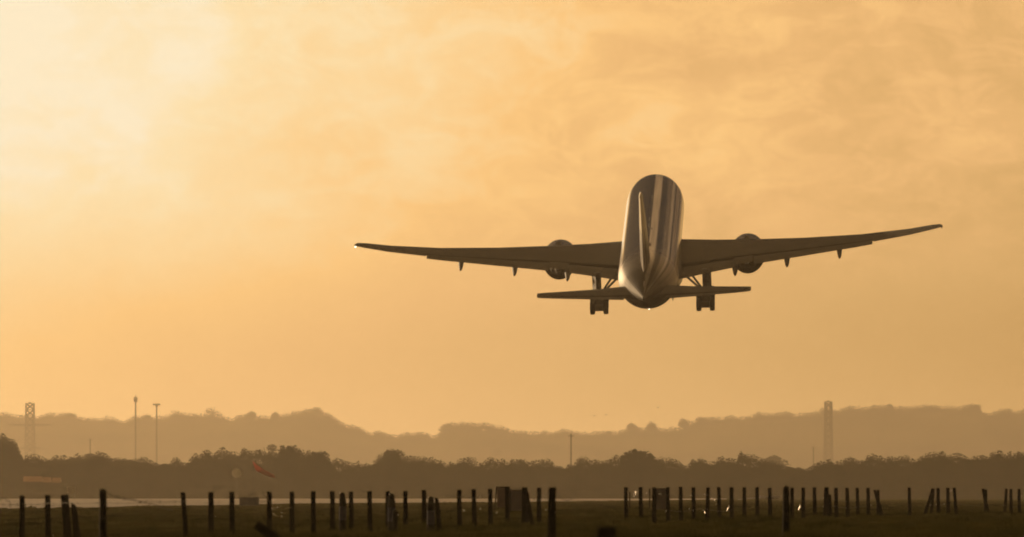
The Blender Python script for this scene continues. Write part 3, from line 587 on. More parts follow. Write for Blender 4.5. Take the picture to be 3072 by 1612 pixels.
post(2270.6, 1463, 10.5, 2272, 'post in front of the left end of the far trailer', cut=.3)
post(2309, 1465, 11, 2310, 'post in front of the body of the far trailer')
post(2375.7, 1464, 10, 2376, 'post almost touching the tall round-topped near post in the right-hand run', yb=1559)
post(2409, 1464, 10.5, 2410, 'post with a long bright strip at its left, right of the tall near post')
post(2443, 1463, 10.5, 2444, 'post between the one with the bright strip and the doubled post')
post(2479, 1463, 13, 2477, 'taller of the two posts standing pressed together in the right-hand run', wb=18, yb=1556)
post(2489, 1485, 8, 2491, 'short post pressed against the right side of a taller one', wb=12, yb=1556)
post(2507.6, 1465, 10.5, 2509, 'first post right of the doubled post')
post(2541, 1465, 10.5, 2543, 'second post right of the doubled post')
post(2571, 1465, 9.5, 2573, 'third post right of the doubled post')
post(2603.5, 1465, 10, 2605, 'fourth post right of the doubled post, left of the crossed pair', yb=1556)
post(2624, 1471, 9, 2646, 'strongly slanting post of the crossed pair', yb=1549, wb=13)
post(2634, 1471, 8, 2634, 'upright post of the crossed pair', yb=1548, wb=11)
post(2727, 1464, 9, 2729, 'lone slim post standing by itself in the gap at right', yb=1549)
post(2798, 1466, 8, 2773, 'post slanting strongly down to the left, left one of the splayed pair', yb=1549, wb=12)
post(2800, 1467, 7, 2793, 'steeper one of the splayed pair, joined to it at the top', yb=1548, wb=10)
post(2813, 1465.5, 10, 2815, 'first upright post right of the splayed pair', yb=1549)
post(2843, 1464.5, 10, 2844, 'second upright post right of the splayed pair', yb=1549)
post(2862, 1464.5, 9, 2869, 'slightly slanting post, third right of the splayed pair', yb=1549)
post(2949, 1468, 9, 2964, 'slanting post of the pair crossed at the foot near the right edge', yb=1548, wb=13)
post(2957, 1470, 8, 2956, 'upright post of the pair crossed at the foot near the right edge', yb=1547, wb=11)
post(3019, 1467, 8, 3013, 'post leaning right at its top, left one of the last three', yb=1544)
post(3031.7, 1468, 9, 3033, 'middle one of the last three posts at the right edge', yb=1544)
post(3056, 1468, 9, 3058, 'last post at the right edge of the picture', yb=1544)
post(1889, 1477, 4, 1889, 'thin stake behind the first post of the right-hand run', yb=1527, name='thin_stake', group='thin stakes behind the right-hand run')
post(1949, 1467, 4.5, 1949, 'thin stake left of the dull hung board', yb=1530, name='thin_stake', group='thin stakes behind the right-hand run')
NG = 'thick posts of the nearer fence'
n1 = post(310, 1477, 22, 310, 'tall thick round-topped near post in the left part', d=126, rnd=True, group=NG, mm='tar')
n2 = post(1656.5, 1465, 23, 1655, 'tallest thick near post, left of the wide gap in the middle', d=128, group=NG, mm='tar', wb=26)
n3 = post(2358, 1467, 20, 2358, 'tall thick round-topped near post in the right-hand run', d=144, rnd=True, group=NG, mm='tar')
post(1819, 1585, 58, 1819, 'blurred sawn-off stump at the bottom edge below the wide gap', d=76, rnd=False, name='stump', group=None, mm='tar', wb=62)
# propped log
lg = empty('fallen_post', at(860, 1640, 131)); tag(lg, 'thick post lying propped at a slant at the bottom edge below the slate grey box', 'post')
a_ = at(768, 1574, 131) - lg.location; MB().tube([(0.15, 0, -.12), a_ * .5 + Vector((0, 0, .01)), a_], [.085, .08, .075], 12).build('shaft', M['tar'], lg, True, 40)
# white banded markers
def marker(px, py, w, y0, y1, yb, label, bump):
    d = gd(px, yb) - 3; s = FPX / d; z = float(ground(X(px, d), d)); e = empty('marker_post', (X(px, d), d, z)); tag(e, label, 'marker post', 'round-headed markers with a pale band')
    r_ = w / s / 2; H = at(px, py, d).z - z; zb0 = at(px, y1, d).z - z; zb1 = at(px, y0, d).z - z
    prof_ = [(-.2, .95), (zb0 - .01, .97), (zb1 + .01, .97), (H - r_ * 2.6, 1.0), (H - r_ * 1.9, .98), (H - r_ * 1.7, .80), (H - r_ * .9, .84), (H - r_ * .4, .66), (H - r_ * .12, .36), (H, .05)]
    MB().loft([[(math.cos(a) * r_ * q + (bump / s * (q > .9) * (z_ < H - r_ * 1.8)), math.sin(a) * r_ * q, z_) for a in np.linspace(0, 2 * math.pi, 21)[:-1]] for z_, q in prof_]).build('body', M['tar'], e, True, 50)
    MB().loft([[(math.cos(a) * r_ * 1.03 + bump / s, math.sin(a) * r_ * 1.03, z_) for a in np.linspace(0, 2 * math.pi, 21)[:-1]] for z_ in (zb0, zb1)]).build('band', M['band'], e, True, 50)
    glint(px - w * .32, py + 2, d - r_ * .6, e, .016, 'cap_glint')  # plate added only to put a glint on the head
    return e
marker(1027, 1477, 21, 1520, 1561, 1596, 'leftmost and tallest of the three round-headed markers with a pale band', 1)
marker(1175, 1481, 22, 1523, 1565, 1598, 'middle one of the three banded markers, a small dark knob in front of its band', 0)
marker(1293, 1490, 23, 1532, 1574, 1594, 'rightmost and lowest of the three banded markers', 0)
kb = post(1186, 1537, 16, 1184, 'small round-headed stake in front of the middle banded marker', yb=1602, rnd=True, name='short_stake', group=None, wb=15, mm='tar', glints=[(1195, 1545)])
# ---------------------------------------------------------------- wire
def wire(pts, label, glints=(), r=.0045, group='slack strands of fence wire', name='fence_wire', mm='wire'):
    """pts: (px, py, distance)"""
    P = [at(*p) for p in pts]; e = empty(name, P[0]); tag(e, label, 'wire', group); Q = []
    for i in range(len(P) - 1):
        for k in range(6):
            q = k / 6; v = P[i].lerp(P[i + 1], q) - P[0]; v.z -= .02 * math.sin(math.pi * q); Q.append(v)
    Q.append(P[-1] - P[0]); MB().tube(Q, r, 5).build('strand', M[mm], e, True)
    b = MB()
    for i in range(2, len(Q) - 1, 3):
        v = Q[i]; b.tube([v + Vector((-.02, 0, -.018)), v + Vector((.02, 0, .02))], r * .7, 4); b.tube([v + Vector((-.015, 0, .022)), v + Vector((.018, 0, -.02))], r * .7, 4)
    b.build('barbs', M[mm], e)
    for g_ in glints: glint(g_[0], g_[1], np.interp(g_[0], [p[0] for p in pts], [p[2] for p in pts]) - .1, e, g_[2] if len(g_) > 2 else .018, 'glint_twist', g_[3:5] if len(g_) > 4 else None)  # plates added along the strand for its glints
    return e
def run(x0, x1, y, step=60):
    out = []
    for p in np.arange(x0, x1 + 1, step):
        out.append((p, y + 4 * math.sin(p * .05), gd(p, np.interp(p, base_x, base_y)) - .15))
    return out
wire([(-20, 1512, 186), (67, 1512, 186), (144, 1510, 184), (194, 1509, 182), (310, 1508, 180), (440, 1508, 178)], 'nearly level strand running along the posts at far left')
wire([(-10, 1500, 150), (15, 1493, 150), (30, 1505, 150), (32, 1530, 150)], 'loop of wire cut by the left edge')
wire([(318, 1476, 126), (360, 1492, 126), (400, 1498, 127), (460, 1512, 127), (520, 1530, 128)], 'kinked wire hanging right from the top of the left round-topped post', r=.006)
wire([(330, 1484, 127), (380, 1496, 128), (450, 1503, 129), (540, 1504, 130), (560, 1500, 131)], 'upper slack wire right of the left round-topped post')
wire([(744, 1490, 185), (752, 1480, 185), (766, 1481, 185), (776, 1497, 185)], 'thin hoop of wire standing above the slate grey box')
wire([(1340, 1486, 186), (1400, 1489, 188), (1421, 1494, 189), (1440, 1490, 190), (1470, 1482, 191)], 'wire sagging between the posts left of the brown board', glints=[(1440, 1492)])
wire([(1630, 1500, 150), (1656, 1480, 128), (1680, 1490, 130), (1706, 1503, 133), (1728, 1476, 135)], 'wire curling off the tallest near post to its right', r=.005)
wire([(1595, 1492, 160), (1617, 1502, 160), (1640, 1476, 150), (1656, 1485, 128)], 'wire crossing between the last left-hand post and the tallest near post')
wire(run(1885, 2150, 1487, 22), 'upper strand through the first posts of the right-hand run', glints=[(1902.7, 1490, .026), (1906, 1479, .016, 6, -10), (1940, 1479), (1978, 1482, .022), (1984, 1483, .014), (2074, 1487, .018), (2114, 1484, .014, 8, 1), (2135, 1496, .022), (2144, 1500, .014, 4, -5)])
wire(run(1960, 2200, 1530, 20), 'lower strand through the first posts of the right-hand run', glints=[(1998, 1534, .026), (2068, 1527, .02), (2080, 1532, .014), (2110, 1531, .014), (2115, 1538, .014, 4, -6), (2149, 1513, .014), (2183, 1527, .014, 9, -13)])
wire(run(2380, 2620, 1500, 24), 'upper strand around the doubled post of the right-hand run', glints=[(2470, 1494, .014), (2470, 1521, .014)])
wire(run(2385, 2620, 1520, 24), 'lower strand around the doubled post of the right-hand run', glints=[(2398, 1523, .018, 9, -16), (2614, 1516, .014)])
wire([(2729, 1475, 286), (2760, 1480, 287), (2795, 1482, 288)], 'slack wire from the lone slim post to the splayed pair')
wire(run(2770, 2880, 1475, 18), 'upper strand on the splayed pair and its neighbours', glints=[(2809, 1475, .018), (2850, 1473, .018), (2855, 1472, .014)])
wire(run(2770, 2960, 1513, 24), 'lower strand on the splayed pair and its neighbours', glints=[(2792, 1515, .02), (2808.6, 1514, .014), (2832.6, 1512.5, .022), (2947, 1506.5, .014)])
wire(run(3005, 3080, 1516, 15), 'strand through the last three posts at the right edge', glints=[(3030, 1517, .016, 1, 5), (3056, 1517, .02), (3066, 1488, .014)])
# glistening stems tangled right of the slate box
e = empty('bramble_tangle', at(815, 1560, 183)); tag(e, 'tangle of dry stems catching the sun by the post right of the slate grey box', 'stems'); b = MB(); b2 = MB(); rr = random.Random(5)
for (x0, y0, x1, y1, w_) in ((782, 1503, 800, 1512, 3), (785, 1508, 815, 1502, 3), (800, 1500, 820, 1520, 2), (815, 1524, 835, 1526, 4), (818, 1528, 845, 1520, 3), (815, 1520, 828, 1530, 3), (835, 1526, 872, 1524, 2), (818, 1540, 830, 1548, 4), (822, 1546, 846, 1548, 4), (842, 1546, 846, 1556, 3), (800, 1480, 806, 1500, 3), (798, 1478, 808, 1470, 2), (840, 1534, 858, 1540, 2), (772, 1500, 785, 1512, 3), (786, 1470, 795, 1490, 2)):
    p0, p1 = at(x0, y0, 183), at(x1, y1, 183 + rr.uniform(-.1, .1)); m_ = p0.lerp(p1, .5) + Vector((0, 0, rr.uniform(-.03, .04)))
    (b if x0 > 799 else b2).tube([q - e.location for q in (p0, p0.lerp(m_, .6), m_, m_.lerp(p1, .6), p1)], .0045 * w_ / 3, 6, .003)
for k in range(10):
    a = rr.uniform(-1.2, 1.2); b2.tube([(rr.uniform(-.12, .12), 0, -.4), (math.sin(a) * .12, 0, -.1), (math.sin(a) * .3, rr.uniform(-.1, .1), rr.uniform(.0, .3))], .004, 5, .002)
b.build('bright_stems', M['straw'], e, True); b2.build('dark_stems', M['bark'], e, True)
for gx_, gy_ in ((820, 1503), (817, 1527), (832, 1523), (845, 1538), (822, 1543), (846, 1550)): glint(gx_, gy_, 182.8, e, .013, 'glint_curl', (7, 2))  # plates added among the stems to sparkle
# tilted metal flakes added as glints low in the grass
for k, (gx_, gy_, s_, lab) in enumerate([(159, 1608, .03, 'largest added glint scrap, at the foot of the second post from the left'), (154, 1594, .014, 'small added glint scrap above the largest one at far left'), (646, 1550, .018, 'added glint scrap right of the post left of the slate grey box'),
    (1362, 1585, .013, 'added glint scrap left of the foot of the first clear post past the markers'), (1435, 1587, .017, 'added glint scrap at the foot of the second clear post past the markers'), (1393, 1532, .018, 'added glint scrap beside the first clear post, high in the grass'), (1441, 1527, .018, 'added glint scrap between the two posts left of the brown board'),
    (1490, 1539, .016, 'upper added glint scrap below the brown board'), (1483, 1546, .014, 'lower added glint scrap below the brown board'), (1638, 1530, .016, 'added glint scrap left of the tallest near post'), (1668, 1537, .018, 'added glint scrap over the right edge of the tallest near post'),
    (1964, 1561, .013, 'added glint scrap at the foot of the post left of the dull hung board'), (2020, 1570, .014, 'added glint scrap low in the grass right of the dull hung board'), (2392, 1559, .014, 'added glint scrap at the foot of the post with the bright strip'),
    (2558, 1555, .013, 'leftmost added glint scrap in the low row under the right-hand run'), (2584, 1554, .018, 'brightest added glint scrap in the low row under the right-hand run'), (2596, 1553, .014, 'added glint scrap just right of the brightest one in the low row'), (2644.5, 1555.5, .018, 'added glint scrap at the foot of the crossed pair')]):
    d = gd(gx_, gy_ + 2) if gy_ > 1545 else 160; e = empty('glint_scrap', at(gx_, gy_, d)); tag(e, lab, 'scrap', 'small plates added as glints'); glint(gx_, gy_, d, e, s_, 'glint_flake')
# dark weeds by the near edge
for k, (px, py, w_, lab) in enumerate([(1935, 1602, 110, 'dark weed clump at the bottom edge right of the blurred stump'), (2600, 1603, 150, 'dark weed clump at the bottom edge below the crossed pair'), (2860, 1606, 120, 'dark weed clump at the bottom edge below the splayed pair'), (1590, 1578, 60, 'dark weeds around the foot of the thick flared post'), (2632, 1546, 50, 'dark weeds around the foot of the crossed pair')]):
    d = 118 if py > 1590 else gd(px, py + 3); p = at(px, py, d); z = float(ground(p.x, d)); e = empty('weed_clump', (p.x, d, z)); tag(e, lab, 'weeds', 'weed clumps'); H = p.z - z; b = MB(); r_ = random.Random(k)
    for i in range(240):
        w2 = w_ / FPX * d / 2; x_ = r_.gauss(0, .42) * w2; a = r_.uniform(-.3, .3); h_ = H * (.55 + .5 * r_.random()) * max(.3, 1 - abs(x_) / w2 * .45); y_ = r_.uniform(-.3, .3)
        b.add([(x_ - .012, y_, -.03), (x_ + .012, y_ + .004, -.03), (x_ + a * h_ * .6, y_, h_ * .7), (x_ + a * h_, y_ + .02, h_)], [(0, 1, 2), (0, 2, 3)])
    b.build('leaves', M['grass'], e)
# birds
for k, (px, py, d, lab, a) in enumerate([(1783, 1248, 900, 'tiny distant bird, left one of the two side by side', .2), (1818, 1245, 900, 'tiny distant bird, right one of the two side by side', -.3), (1974, 1223, 950, 'tiny lone bird higher up under the right wheels', .5)]):
    e = empty('bird', at(px, py, d), (0, 0, a)); e.scale = (.8, .8, .8); tag(e, lab, 'bird', 'distant birds')
    MB().loft([[(math.cos(t_) * r_, y_, math.sin(t_) * r_) for t_ in np.linspace(0, 2 * math.pi, 9)[:-1]] for y_, r_ in ((-.2, .012), (-.1, .045), (0, .06), (.1, .045), (.16, .035), (.22, .008))]).build('body', M['bird'], e, True)
    for s_ in (-1, 1): MB().loft([[(s_ * .04, -.07, 0), (s_ * .04, .07, .01), (s_ * .04, 0, .025)], [(s_ * .16, -.05, .07), (s_ * .16, .05, .08), (s_ * .16, 0, .09)], [(s_ * .32, -.06, .03), (s_ * .32, -.03, .035), (s_ * .32, -.045, .04)]]).build('wing', M['bird'], e)
# ---------------------------------------------------------------- the airliner
YAW, PIT, ROL = 2.28, 14.0, -1.83
AC = empty('airliner', (0, 0, 0)); tag(AC, 'large twin-engined airliner climbing away with its wheels down', 'airliner')
AC.matrix_world = Matrix.Translation((14.53, 836, 26.52)) @ Matrix.Rotation(-R(YAW), 4, 'Z') @ Matrix.Rotation(R(PIT), 4, 'X') @ Matrix.Rotation(R(ROL), 4, 'Y')
def L(x, y, z): return (y, 32 - x, z)          # x aft of the nose, y to the right, z up
def interp(tab, x, k): return float(np.interp(x, [r_[0] for r_ in tab], [r_[k] for r_ in tab]))
FU = [(0, -.95, -.97, .02), (.3, -.35, -1.5, .62), (1, .2, -2.0, 1.15), (2, .85, -2.4, 1.65), (3.5, 1.75, -2.75, 2.2), (5, 2.45, -2.93, 2.6), (7, 2.93, -3.05, 2.92), (9, 3.08, -3.1, 3.06), (11, 3.1, -3.1, 3.1), (43, 3.1, -3.1, 3.1), (46, 3.1, -2.98, 3.07), (49, 3.1, -2.5, 2.93), (52, 3.07, -1.8, 2.62), (55, 2.98, -1.0, 2.15), (57.5, 2.85, -.3, 1.66), (60, 2.65, .5, 1.08), (62, 2.4, 1.15, .58), (63, 2.2, 1.45, .26), (63.6, 2.05, 1.6, .08)]
def fuselage():
    xs = np.concatenate([np.linspace(0, 1, 7), np.linspace(1.3, 11, 22), np.linspace(12, 43, 32), np.linspace(44, 63.6, 60)]); n = 96; V = []; UV = []
    def sp(k, x):      # smoothed table
        return np.mean([interp(FU, min(max(x + o_, 0), 63.6), k) for o_ in (-.5, -.25, 0, .25, .5)]) if 1.5 < x < 63.0 else interp(FU, x, k)
    for x in xs:
        t_, b_, h_ = sp(1, x), sp(2, x), sp(3, x)
        for j in range(n):
            a = -math.pi + 2 * math.pi * j / n; V.append(L(x, math.sin(a) * h_, (t_ + b_) / 2 + math.cos(a) * (t_ - b_) / 2))
    me = bpy.data.meshes.new('fuselage'); fs = []
    for i in range(len(xs) - 1):
        for j in range(n): fs.append((i * n + j, i * n + (j + 1) % n, (i + 1) * n + (j + 1) % n, (i + 1) * n + j))
    fs.append(tuple(range(n))); me.from_pydata(V, [], fs); me.update()
    uv = me.uv_layers.new(name='UVMap')
    for p in me.polygons:
        for li in p.loop_indices:
            vi = me.loops[li].vertex_index; j = vi % n; i = vi // n; u = j / n
            if j == 0 and p.index < (len(xs) - 1) * n and p.index % n == n - 1: u = 1.0
            uv.data[li].uv = (u, xs[i] / 63.6)
    import bmesh
    bm = bmesh.new(); bm.from_mesh(me); bmesh.ops.recalc_face_normals(bm, faces=bm.faces); bm.to_mesh(me); bm.free()
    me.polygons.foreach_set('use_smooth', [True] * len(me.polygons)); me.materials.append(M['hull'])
    o = bpy.data.objects.new('fuselage', me); COL.objects.link(o); o.parent = AC; return o
FZ = fuselage()
def foil(n=14, c_end=1.0, th=.11):
    """closed airfoil outline from trailing edge over the top, (chord fraction, thickness fraction)"""
    xs = [c_end * (1 + math.cos(math.pi * k / n)) / 2 for k in range(n + 1)]
    yt = lambda x: 5 * th * (.2969 * math.sqrt(max(x, 0)) - .126 * x - .3516 * x * x + .2843 * x ** 3 - .1015 * x ** 4)
    cam_ = lambda x: .018 * math.sin(math.pi * x)
    return [(x, cam_(x) + yt(x)) for x in xs] + [(x, cam_(x) - yt(x)) for x in xs[::-1][1:]]
WS = [(0, 18.0, 15.8, -2.2, .125, 1.0), (3.1, 20.0, 13.6, -2.0, .12, 1.0), (6.5, 22.3, 11.3, -1.55, .115, .5), (10.2, 24.8, 9.2, -1.0, .11, 0), (16, 28.7, 6.9, -.08, .105, -1), (22, 32.7, 4.95, 1.02, .10, -2), (27, 36.1, 3.35, 2.2, .10, -2.5), (29.4, 37.7, 2.55, 2.9, .10, -2.5), (30.2, 38.5, 1.85, 3.14, .09, -2.5), (30.45, 39.3, 1.1, 3.2, .08, -2.5)]
def wsec(y): return [interp(WS, y, k) for k in range(1, 6)]
def place(sec, side, y, c_end=1.0, extra=None):
    xle, ch, z, th, tw = sec; pts = []
    for (cx, cz) in foil(14, c_end, th):
        dx_, dz_ = (cx - .3) * ch, cz * ch; a = R(tw); pts.append(L(xle + .3 * ch + dx_ * math.cos(a) + dz_ * math.sin(a), side * y, z + dz_ * math.cos(a) - dx_ * math.sin(a)))
    return pts
def flap_part(side, y0, y1, cf, defl, parent, name, drop=.012, aft=.02):
    rings = []
    for y in np.linspace(y0, y1, 8):
        xle, ch, z, th, tw = wsec(y); a = R(tw); hx = xle + ch * (.3 + (1 - cf - .3) * math.cos(a)) + ch * aft; hz = z - (1 - cf - .3) * ch * math.sin(a) - ch * drop + ch * .012
        fc = cf * ch * 1.12; r_ = []
        for (cx, cz) in foil(10, 1.0, .13):
            dx_, dz_ = cx * fc, cz * fc; b_ = R(defl + tw); r_.append(L(hx + dx_ * math.cos(b_) + dz_ * math.sin(b_), side * y, hz + dz_ * math.cos(b_) - dx_ * math.sin(b_)))
        rings.append(r_)
    return MB().loft(rings).build(name, M['flap'], parent, True, 50)
def wing(side):
    ys = sorted(set(list(np.linspace(0, 30.45, 34)) + [w_[0] for w_ in WS] + [23.2, 23.25]))
    w = MB().loft([place(wsec(y), side, y, .84 if y < 23.22 else 1.0) for y in ys]).build('wing', M['wing'], AC, True, 50)
    flap_part(side, 3.3, 8.55, .17, 13, w, 'flap'); flap_part(side, 8.65, 10.6, .19, 7, w, 'flaperon', drop=.004, aft=.0); flap_part(side, 10.7, 23.15, .19, 13, w, 'flap')
    for y, s_ in ((8.75, 1.1), (14.2, 1.0), (19.7, .9)):
        xle, ch, z, th, tw = wsec(y); xt = xle + ch * (1.0); zt = z - .02 * ch; rings = []
        for q in np.linspace(0, 1, 13):
            x = xt - 3.4 * s_ + 4.5 * s_ * q; zz = zt - .22 * s_ - .95 * s_ * max(0, q - .35) ** 1.3; rr = .30 * s_ * (math.sin(math.pi * min(q * .93 + .03, 1)) ** .55); hh = rr * 1.5
            rings.append([L(x, side * y + math.cos(a) * rr * 1.0, zz + math.sin(a) * hh) for a in np.linspace(0, 2 * math.pi, 13)[:-1]])
        MB().loft(rings).build('flap_fairing', M['flap'], w, True, 60)
    y = 30.35; MB().tube([L(40.1, side * y, 3.16), L(40.5, side * y, 3.13)], .07, 8, .04).build('tip_lamp', M['white_lamp'] if side < 0 else M['lamp'], w, True)
    return w
WL, WR = wing(-1), wing(1)
def engine(side):
    y = 9.95 * side; zc = -2.86; def_ = lambda pr, name, mm, par, cl=True: MB().loft([[L(x - 1.2, y + math.cos(a) * r_ * .93, zc + .02 * (x - 21) + math.sin(a) * r_ * .94) for a in np.linspace(0, 2 * math.pi, 41)[:-1]] for x, r_ in pr], cl).build(name, mm, par, True, 40)
    e = def_([(22.6, 1.35), (21.6, 1.42), (21.15, 1.5), (20.95, 1.58), (20.9, 1.66), (21.0, 1.76), (21.3, 1.86), (22, 1.94), (23.2, 1.98), (24.6, 1.94), (25.8, 1.80), (26.8, 1.62), (26.85, 1.55), (25.8, 1.5)], 'engine', M['nacelle'], AC)
    def_([(22.7, 1.34), (22.75, .3), (22.4, .02)], 'fan', M['hot'], e); def_([(26.3, 1.58), (26.7, 1.5), (26.72, .03)], 'nozzle_shade_disc', M['hot'], e); def_([(25.4, 1.25), (26.6, 1.2), (28, .95), (29.2, .72), (29.25, .62), (28.6, .6)], 'core_cowl', M['hot'], e)  # nozzle closed by an added dark disc that stands for the shade inside
    def_([(28.4, .5), (29.4, .42), (30.3, .22), (30.8, .03)], 'exhaust_cone', M['hot'], e)
    b = MB(); ring = lambda x, zt, zb, w_: [L(x, y - w_, zt), L(x, y + w_, zt), L(x, y + w_, zb), L(x, y - w_, zb)]
    b.loft([ring(22.6, zc + 1.98, zc + 1.7, .06), ring(24.0, zc + 2.35, zc + 1.5, .25), ring(26, -1.2, zc + 1.2, .33), ring(29, -1.25, zc + .9, .33), ring(31.2, -1.3, -2.0, .22), ring(32.8, -1.35, -1.6, .05)]); b.build('pylon', M['wing'], e, True, 30)
    MB().add([L(22.4, y - side * 1.55, zc + 1.15), L(24.2, y - side * 1.62, zc + 1.15), L(24.2, y - side * 2.15, zc + 1.55), L(23.2, y - side * 1.95, zc + 1.42), L(22.4, y - side * 1.55, zc + 1.19), L(24.2, y - side * 1.62, zc + 1.19), L(24.2, y - side * 2.15, zc + 1.59), L(23.2, y - side * 1.95, zc + 1.46)], [(0, 1, 2, 3), (7, 6, 5, 4), (0, 3, 7, 4), (3, 2, 6, 7), (2, 1, 5, 6), (1, 0, 4, 5)]).build('chine', M['nacelle'], e)
    return e
engine(-1); engine(1)
def belly():
    rings = []
    for x in np.linspace(15.5, 40.5, 40):
        q = (x - 15.5) / 25; s_ = math.sin(math.pi * min(max(q, .001), .999)) ** .45; hw = 2.2 + 1.28 * s_; zb = -2.9 - 1.05 * s_; zt = -.6 - .5 * s_; r_ = []
        for a in np.linspace(0, 2 * math.pi, 41)[:-1]:
            ca, sa = math.cos(a), math.sin(a); r_.append(L(x, hw * math.copysign(abs(ca) ** .75, ca), (zt + zb) / 2 + (zt - zb) / 2 * math.copysign(abs(sa) ** .8, sa)))
        rings.append(r_)
    o = MB().loft(rings).build('belly_fairing', M['nacelle'], AC, True, 60); return o
belly()
def fin():
    secs = [(46.8, 12.6, 2.95, .035), (48.6, 10.9, 3.3, .085), (50.0, 9.8, 3.9, .095), (51.2, 8.9, 5.2, .10), (53.8, 7.1, 8.0, .10), (56.4, 5.2, 10.0, .10), (57.9, 4.15, 11.2, .10), (58.5, 3.65, 11.75, .09), (59.2, 2.9, 11.95, .06)]
    def rng_(z0, z1):
        T = [(s_[2], s_[0], s_[1], s_[3]) for s_ in secs]; out = []
        for z in np.linspace(z0, z1, 14):
            x, ch, th = interp(T, z, 1), interp(T, z, 2), interp(T, z, 3); out.append([L(x + cx * ch, (cz - .018 * math.sin(math.pi * cx)) * ch, z) for cx, cz in foil(12, .70, th)])
        return out
    f = MB().loft(rng_(7.9, 11.95)).build('vertical_fin', M['finl'], AC, True, 50)
    MB().loft(rng_(2.4, 7.9)).build('fin_base', M['find'], f, True, 50)
    def rud(z0, z1):
        T = [(s_[2], s_[0], s_[1], s_[3]) for s_ in secs]; out = []
        for z in np.linspace(z0, z1, 10):
            x, ch, th = interp(T, z, 1), interp(T, z, 2), interp(T, z, 3); pts = [q for q in foil(24, 1.0, th) if q[0] > .71]; pts = sorted([q for q in pts if q[1] - .018 * math.sin(math.pi * q[0]) > 1e-9], reverse=True) + sorted([q for q in pts if q[1] - .018 * math.sin(math.pi * q[0]) <= 1e-9])
            out.append([L(x + cx * ch, (cz - .018 * math.sin(math.pi * cx)) * ch * 1.02, z) for cx, cz in pts])
        return out
    MB().loft(rud(3.7, 7.88)).build('rudder', M['find'], f, True, 50); MB().loft(rud(7.92, 11.7)).build('rudder', M['finl'], f, True, 50)
    MB().tube([L(59.5, 0, 11.95), L(60.8, 0, 11.95)], .07, 8, .05).build('fin_cap', M['glint_metal'], f, True)
fin()
SS = [(0.2, 52.6, 8.0, .75, .10), (1.6, 53.7, 7.0, .88, .10), (5, 56.2, 5.0, 1.22, .10), (9.5, 59.2, 3.0, 1.75, .105), (10.65, 60.0, 2.4, 1.9, .11), (10.85, 60.2, 2.0, 1.92, .10)]
def stab(side):
    f = lambda y: [interp(SS, y, k) for k in (1, 2, 3, 4)] + [-1.0]
    o = MB().loft([place(f(y), side, y, .74) for y in np.linspace(.2, 10.8, 24)]).build('horizontal_stabiliser', M['wing'], AC, True, 50)
    rings = []
    for y in np.linspace(2.1, 10.7, 12):
        x, ch, z, th, tw = f(y); a = R(tw); r_ = []
        for (cx, cz) in foil(10, 1.0, .12):
            fc = ch * .27; dx_, dz_ = cx * fc, cz * fc; b_ = R(-5); hx = x + ch * .735; hz = z + .44 * ch * math.sin(R(1.0)); r_.append(L(hx + dx_ * math.cos(b_) + dz_ * math.sin(b_), side * y, hz + dz_ * math.cos(b_) - dx_ * math.sin(b_)))
        rings.append(r_)
    MB().loft(rings).build('elevator', M['flap'], o, True, 50); return o
stab(-1); stab(1)
def main_gear(side):
    y = 5.55 * side; zt = -1.9; zb = -5.05; 
    g_ = MB().tube([L(33.4, y, zt), L(33.45, y, -4.1)], .27, 14).tube([L(33.45, y, -4.1), L(33.5, y, zb)], .2, 12).build('main_gear', M['gear'], AC, True, 40)
    MB().tube([L(33.3, y - side * 2.6, -2.0), L(33.45, y - side * .12, -4.35)], .12, 8).build('side_brace', M['gear'], g_, True)
    MB().tube([L(32.2, y - side * 1.9, -2.0), L(33.3, y - side * .12, -4.3)], .11, 8).build('drag_brace', M['gear'], g_, True)
    MB().tube([L(33.8, y, -4.0), L(34.25, y, -4.5), L(33.8, y, -5.2)], .07, 8).build('torsion_link', M['gear'], g_)
    MB().box(L(33.5, y + side * .42, -4.15), (.12, 2.2, 2.3), bev=.02, m=Matrix.Rotation(R(12), 3, 'Z')).box(L(33.5, y + side * .3, -3.3), (.4, .2, .15)).build('gear_door', M['wing'], g_)
    tilt = R(13); c = Vector(L(33.5, y, zb)); fw = Vector((0, math.cos(tilt), math.sin(tilt) * 1.0))
    MB().tube([c - fw * 1.75, c + fw * 1.75], .24, 10).build('bogie_beam', M['gear'], g_, True)
    for k in (-1, 0, 1):
        ax = c + fw * 1.47 * k; MB().tube([ax + Vector((-.8, 0, 0)), ax + Vector((.8, 0, 0))], .12, 8).tube([ax + Vector((-.46, 0, 0)), ax + Vector((.46, 0, 0))], .34, 14).build('axle', M['gear'], g_, True)
        for s_ in (-1, 1):
            cx = s_ * .70; pr = [(-.25, .40), (-.255, .58), (-.2, .65), (-.1, .675), (.1, .675), (.2, .65), (.255, .58), (.25, .40)]
            w = MB().loft([[(ax.x + cx + o_, ax.y + math.cos(a) * r_, ax.z + math.sin(a) * r_) for a in np.linspace(0, 2 * math.pi, 25)[:-1]] for o_, r_ in pr]).tube([ax + Vector((cx - .27, 0, 0)), ax + Vector((cx + .27, 0, 0))], .27, 14).build('wheel', M['tyre'], g_, True, 40)
main_gear(-1); main_gear(1)
for s_ in (-1, 1):   # open inner doors under the belly
    MB().box(L(34.5, s_ * 2.2, -4.7), (.07, 2.4, 1.2), m=Matrix.Rotation(R(-8 * s_), 3, 'Y'), bev=.02).build('belly_door', M['wing'], AC)
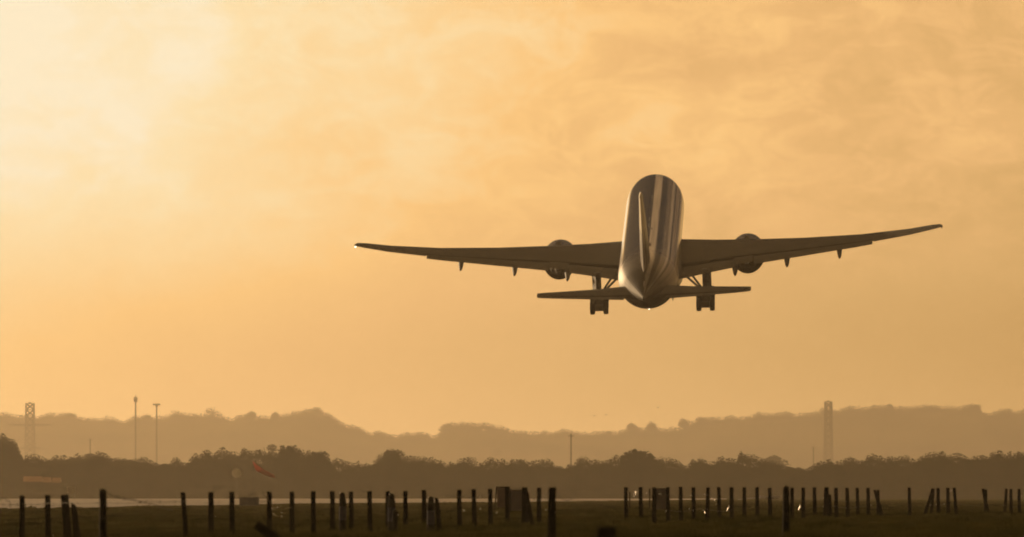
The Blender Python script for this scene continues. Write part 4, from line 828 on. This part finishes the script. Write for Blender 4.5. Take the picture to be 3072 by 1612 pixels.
g_ = MB().tube([L(6.2, 0, -2.6), L(6.1, 0, -5.0)], .13, 10).build('nose_gear', M['gear'], AC, True)
for s_ in (-1, 1): MB().tube([L(6.1, s_ * .25, -5.0), L(6.1, s_ * .55, -5.0)], .53, 20).build('wheel', M['tyre'], g_, True, 40)
def blade_ant(x, h, yo=0.0, ln=.5):
    MB().add([L(x, yo - .06, 3.05), L(x + ln, yo, 3.05), L(x, yo + .06, 3.05), L(x + ln * .5, yo - .03, 3.1 + h), L(x + ln * .9, yo, 3.1 + h), L(x + ln * .5, yo + .03, 3.1 + h)], [(0, 2, 1), (3, 4, 5), (0, 1, 4, 3), (1, 2, 5, 4), (2, 0, 3, 5)]).build('antenna', M['dark'], FZ)
blade_ant(20.0, .35); blade_ant(31.5, .40, .0, .6); blade_ant(34.6, .42, .0, .6); blade_ant(36, .2, .3, .4)
MB().loft([[L(43.2 + q * 1.6, math.cos(a) * .42 * s_, 3.05 + math.sin(a) * .35 * s_) for a in np.linspace(0, 2 * math.pi, 17)[:-1]] for q, s_ in ((0, .2), (.15, .8), (.4, 1), (.7, .8), (1, .15))]).build('antenna_dome', M['find'], FZ, True)
MB().tube([L(46.2, 0, -3.0), L(46.4, 0, -3.12)], .08, 8, .05).build('belly_lamp', M['white_lamp'], FZ, True)
MB().box(L(60.2, 0, 2.45), (.10, 2.0, .25), bev=.02).build('tail_ridge', M['find'], FZ)
# ---------------------------------------------------------------- haze
hb = MB().box((0, 7400, -3.5), (9000, 19000, 125)).build('haze', M['dark']); tag(hb, 'warm haze hanging over the whole airfield', 'haze', kind='stuff')
hm = bpy.data.materials.new('haze_air'); hm.use_nodes = True; n = hm.node_tree; n.nodes.clear(); pv = n.nodes.new('ShaderNodeVolumePrincipled'); ou = n.nodes.new('ShaderNodeOutputMaterial'); n.links.new(pv.outputs[0], ou.inputs['Volume'])
pv.inputs['Color'].default_value = (.88, .75, .55, 1); pv.inputs['Density'].default_value = 6.4e-5; pv.inputs['Anisotropy'].default_value = .6
hb.data.materials.clear(); hb.data.materials.append(hm)
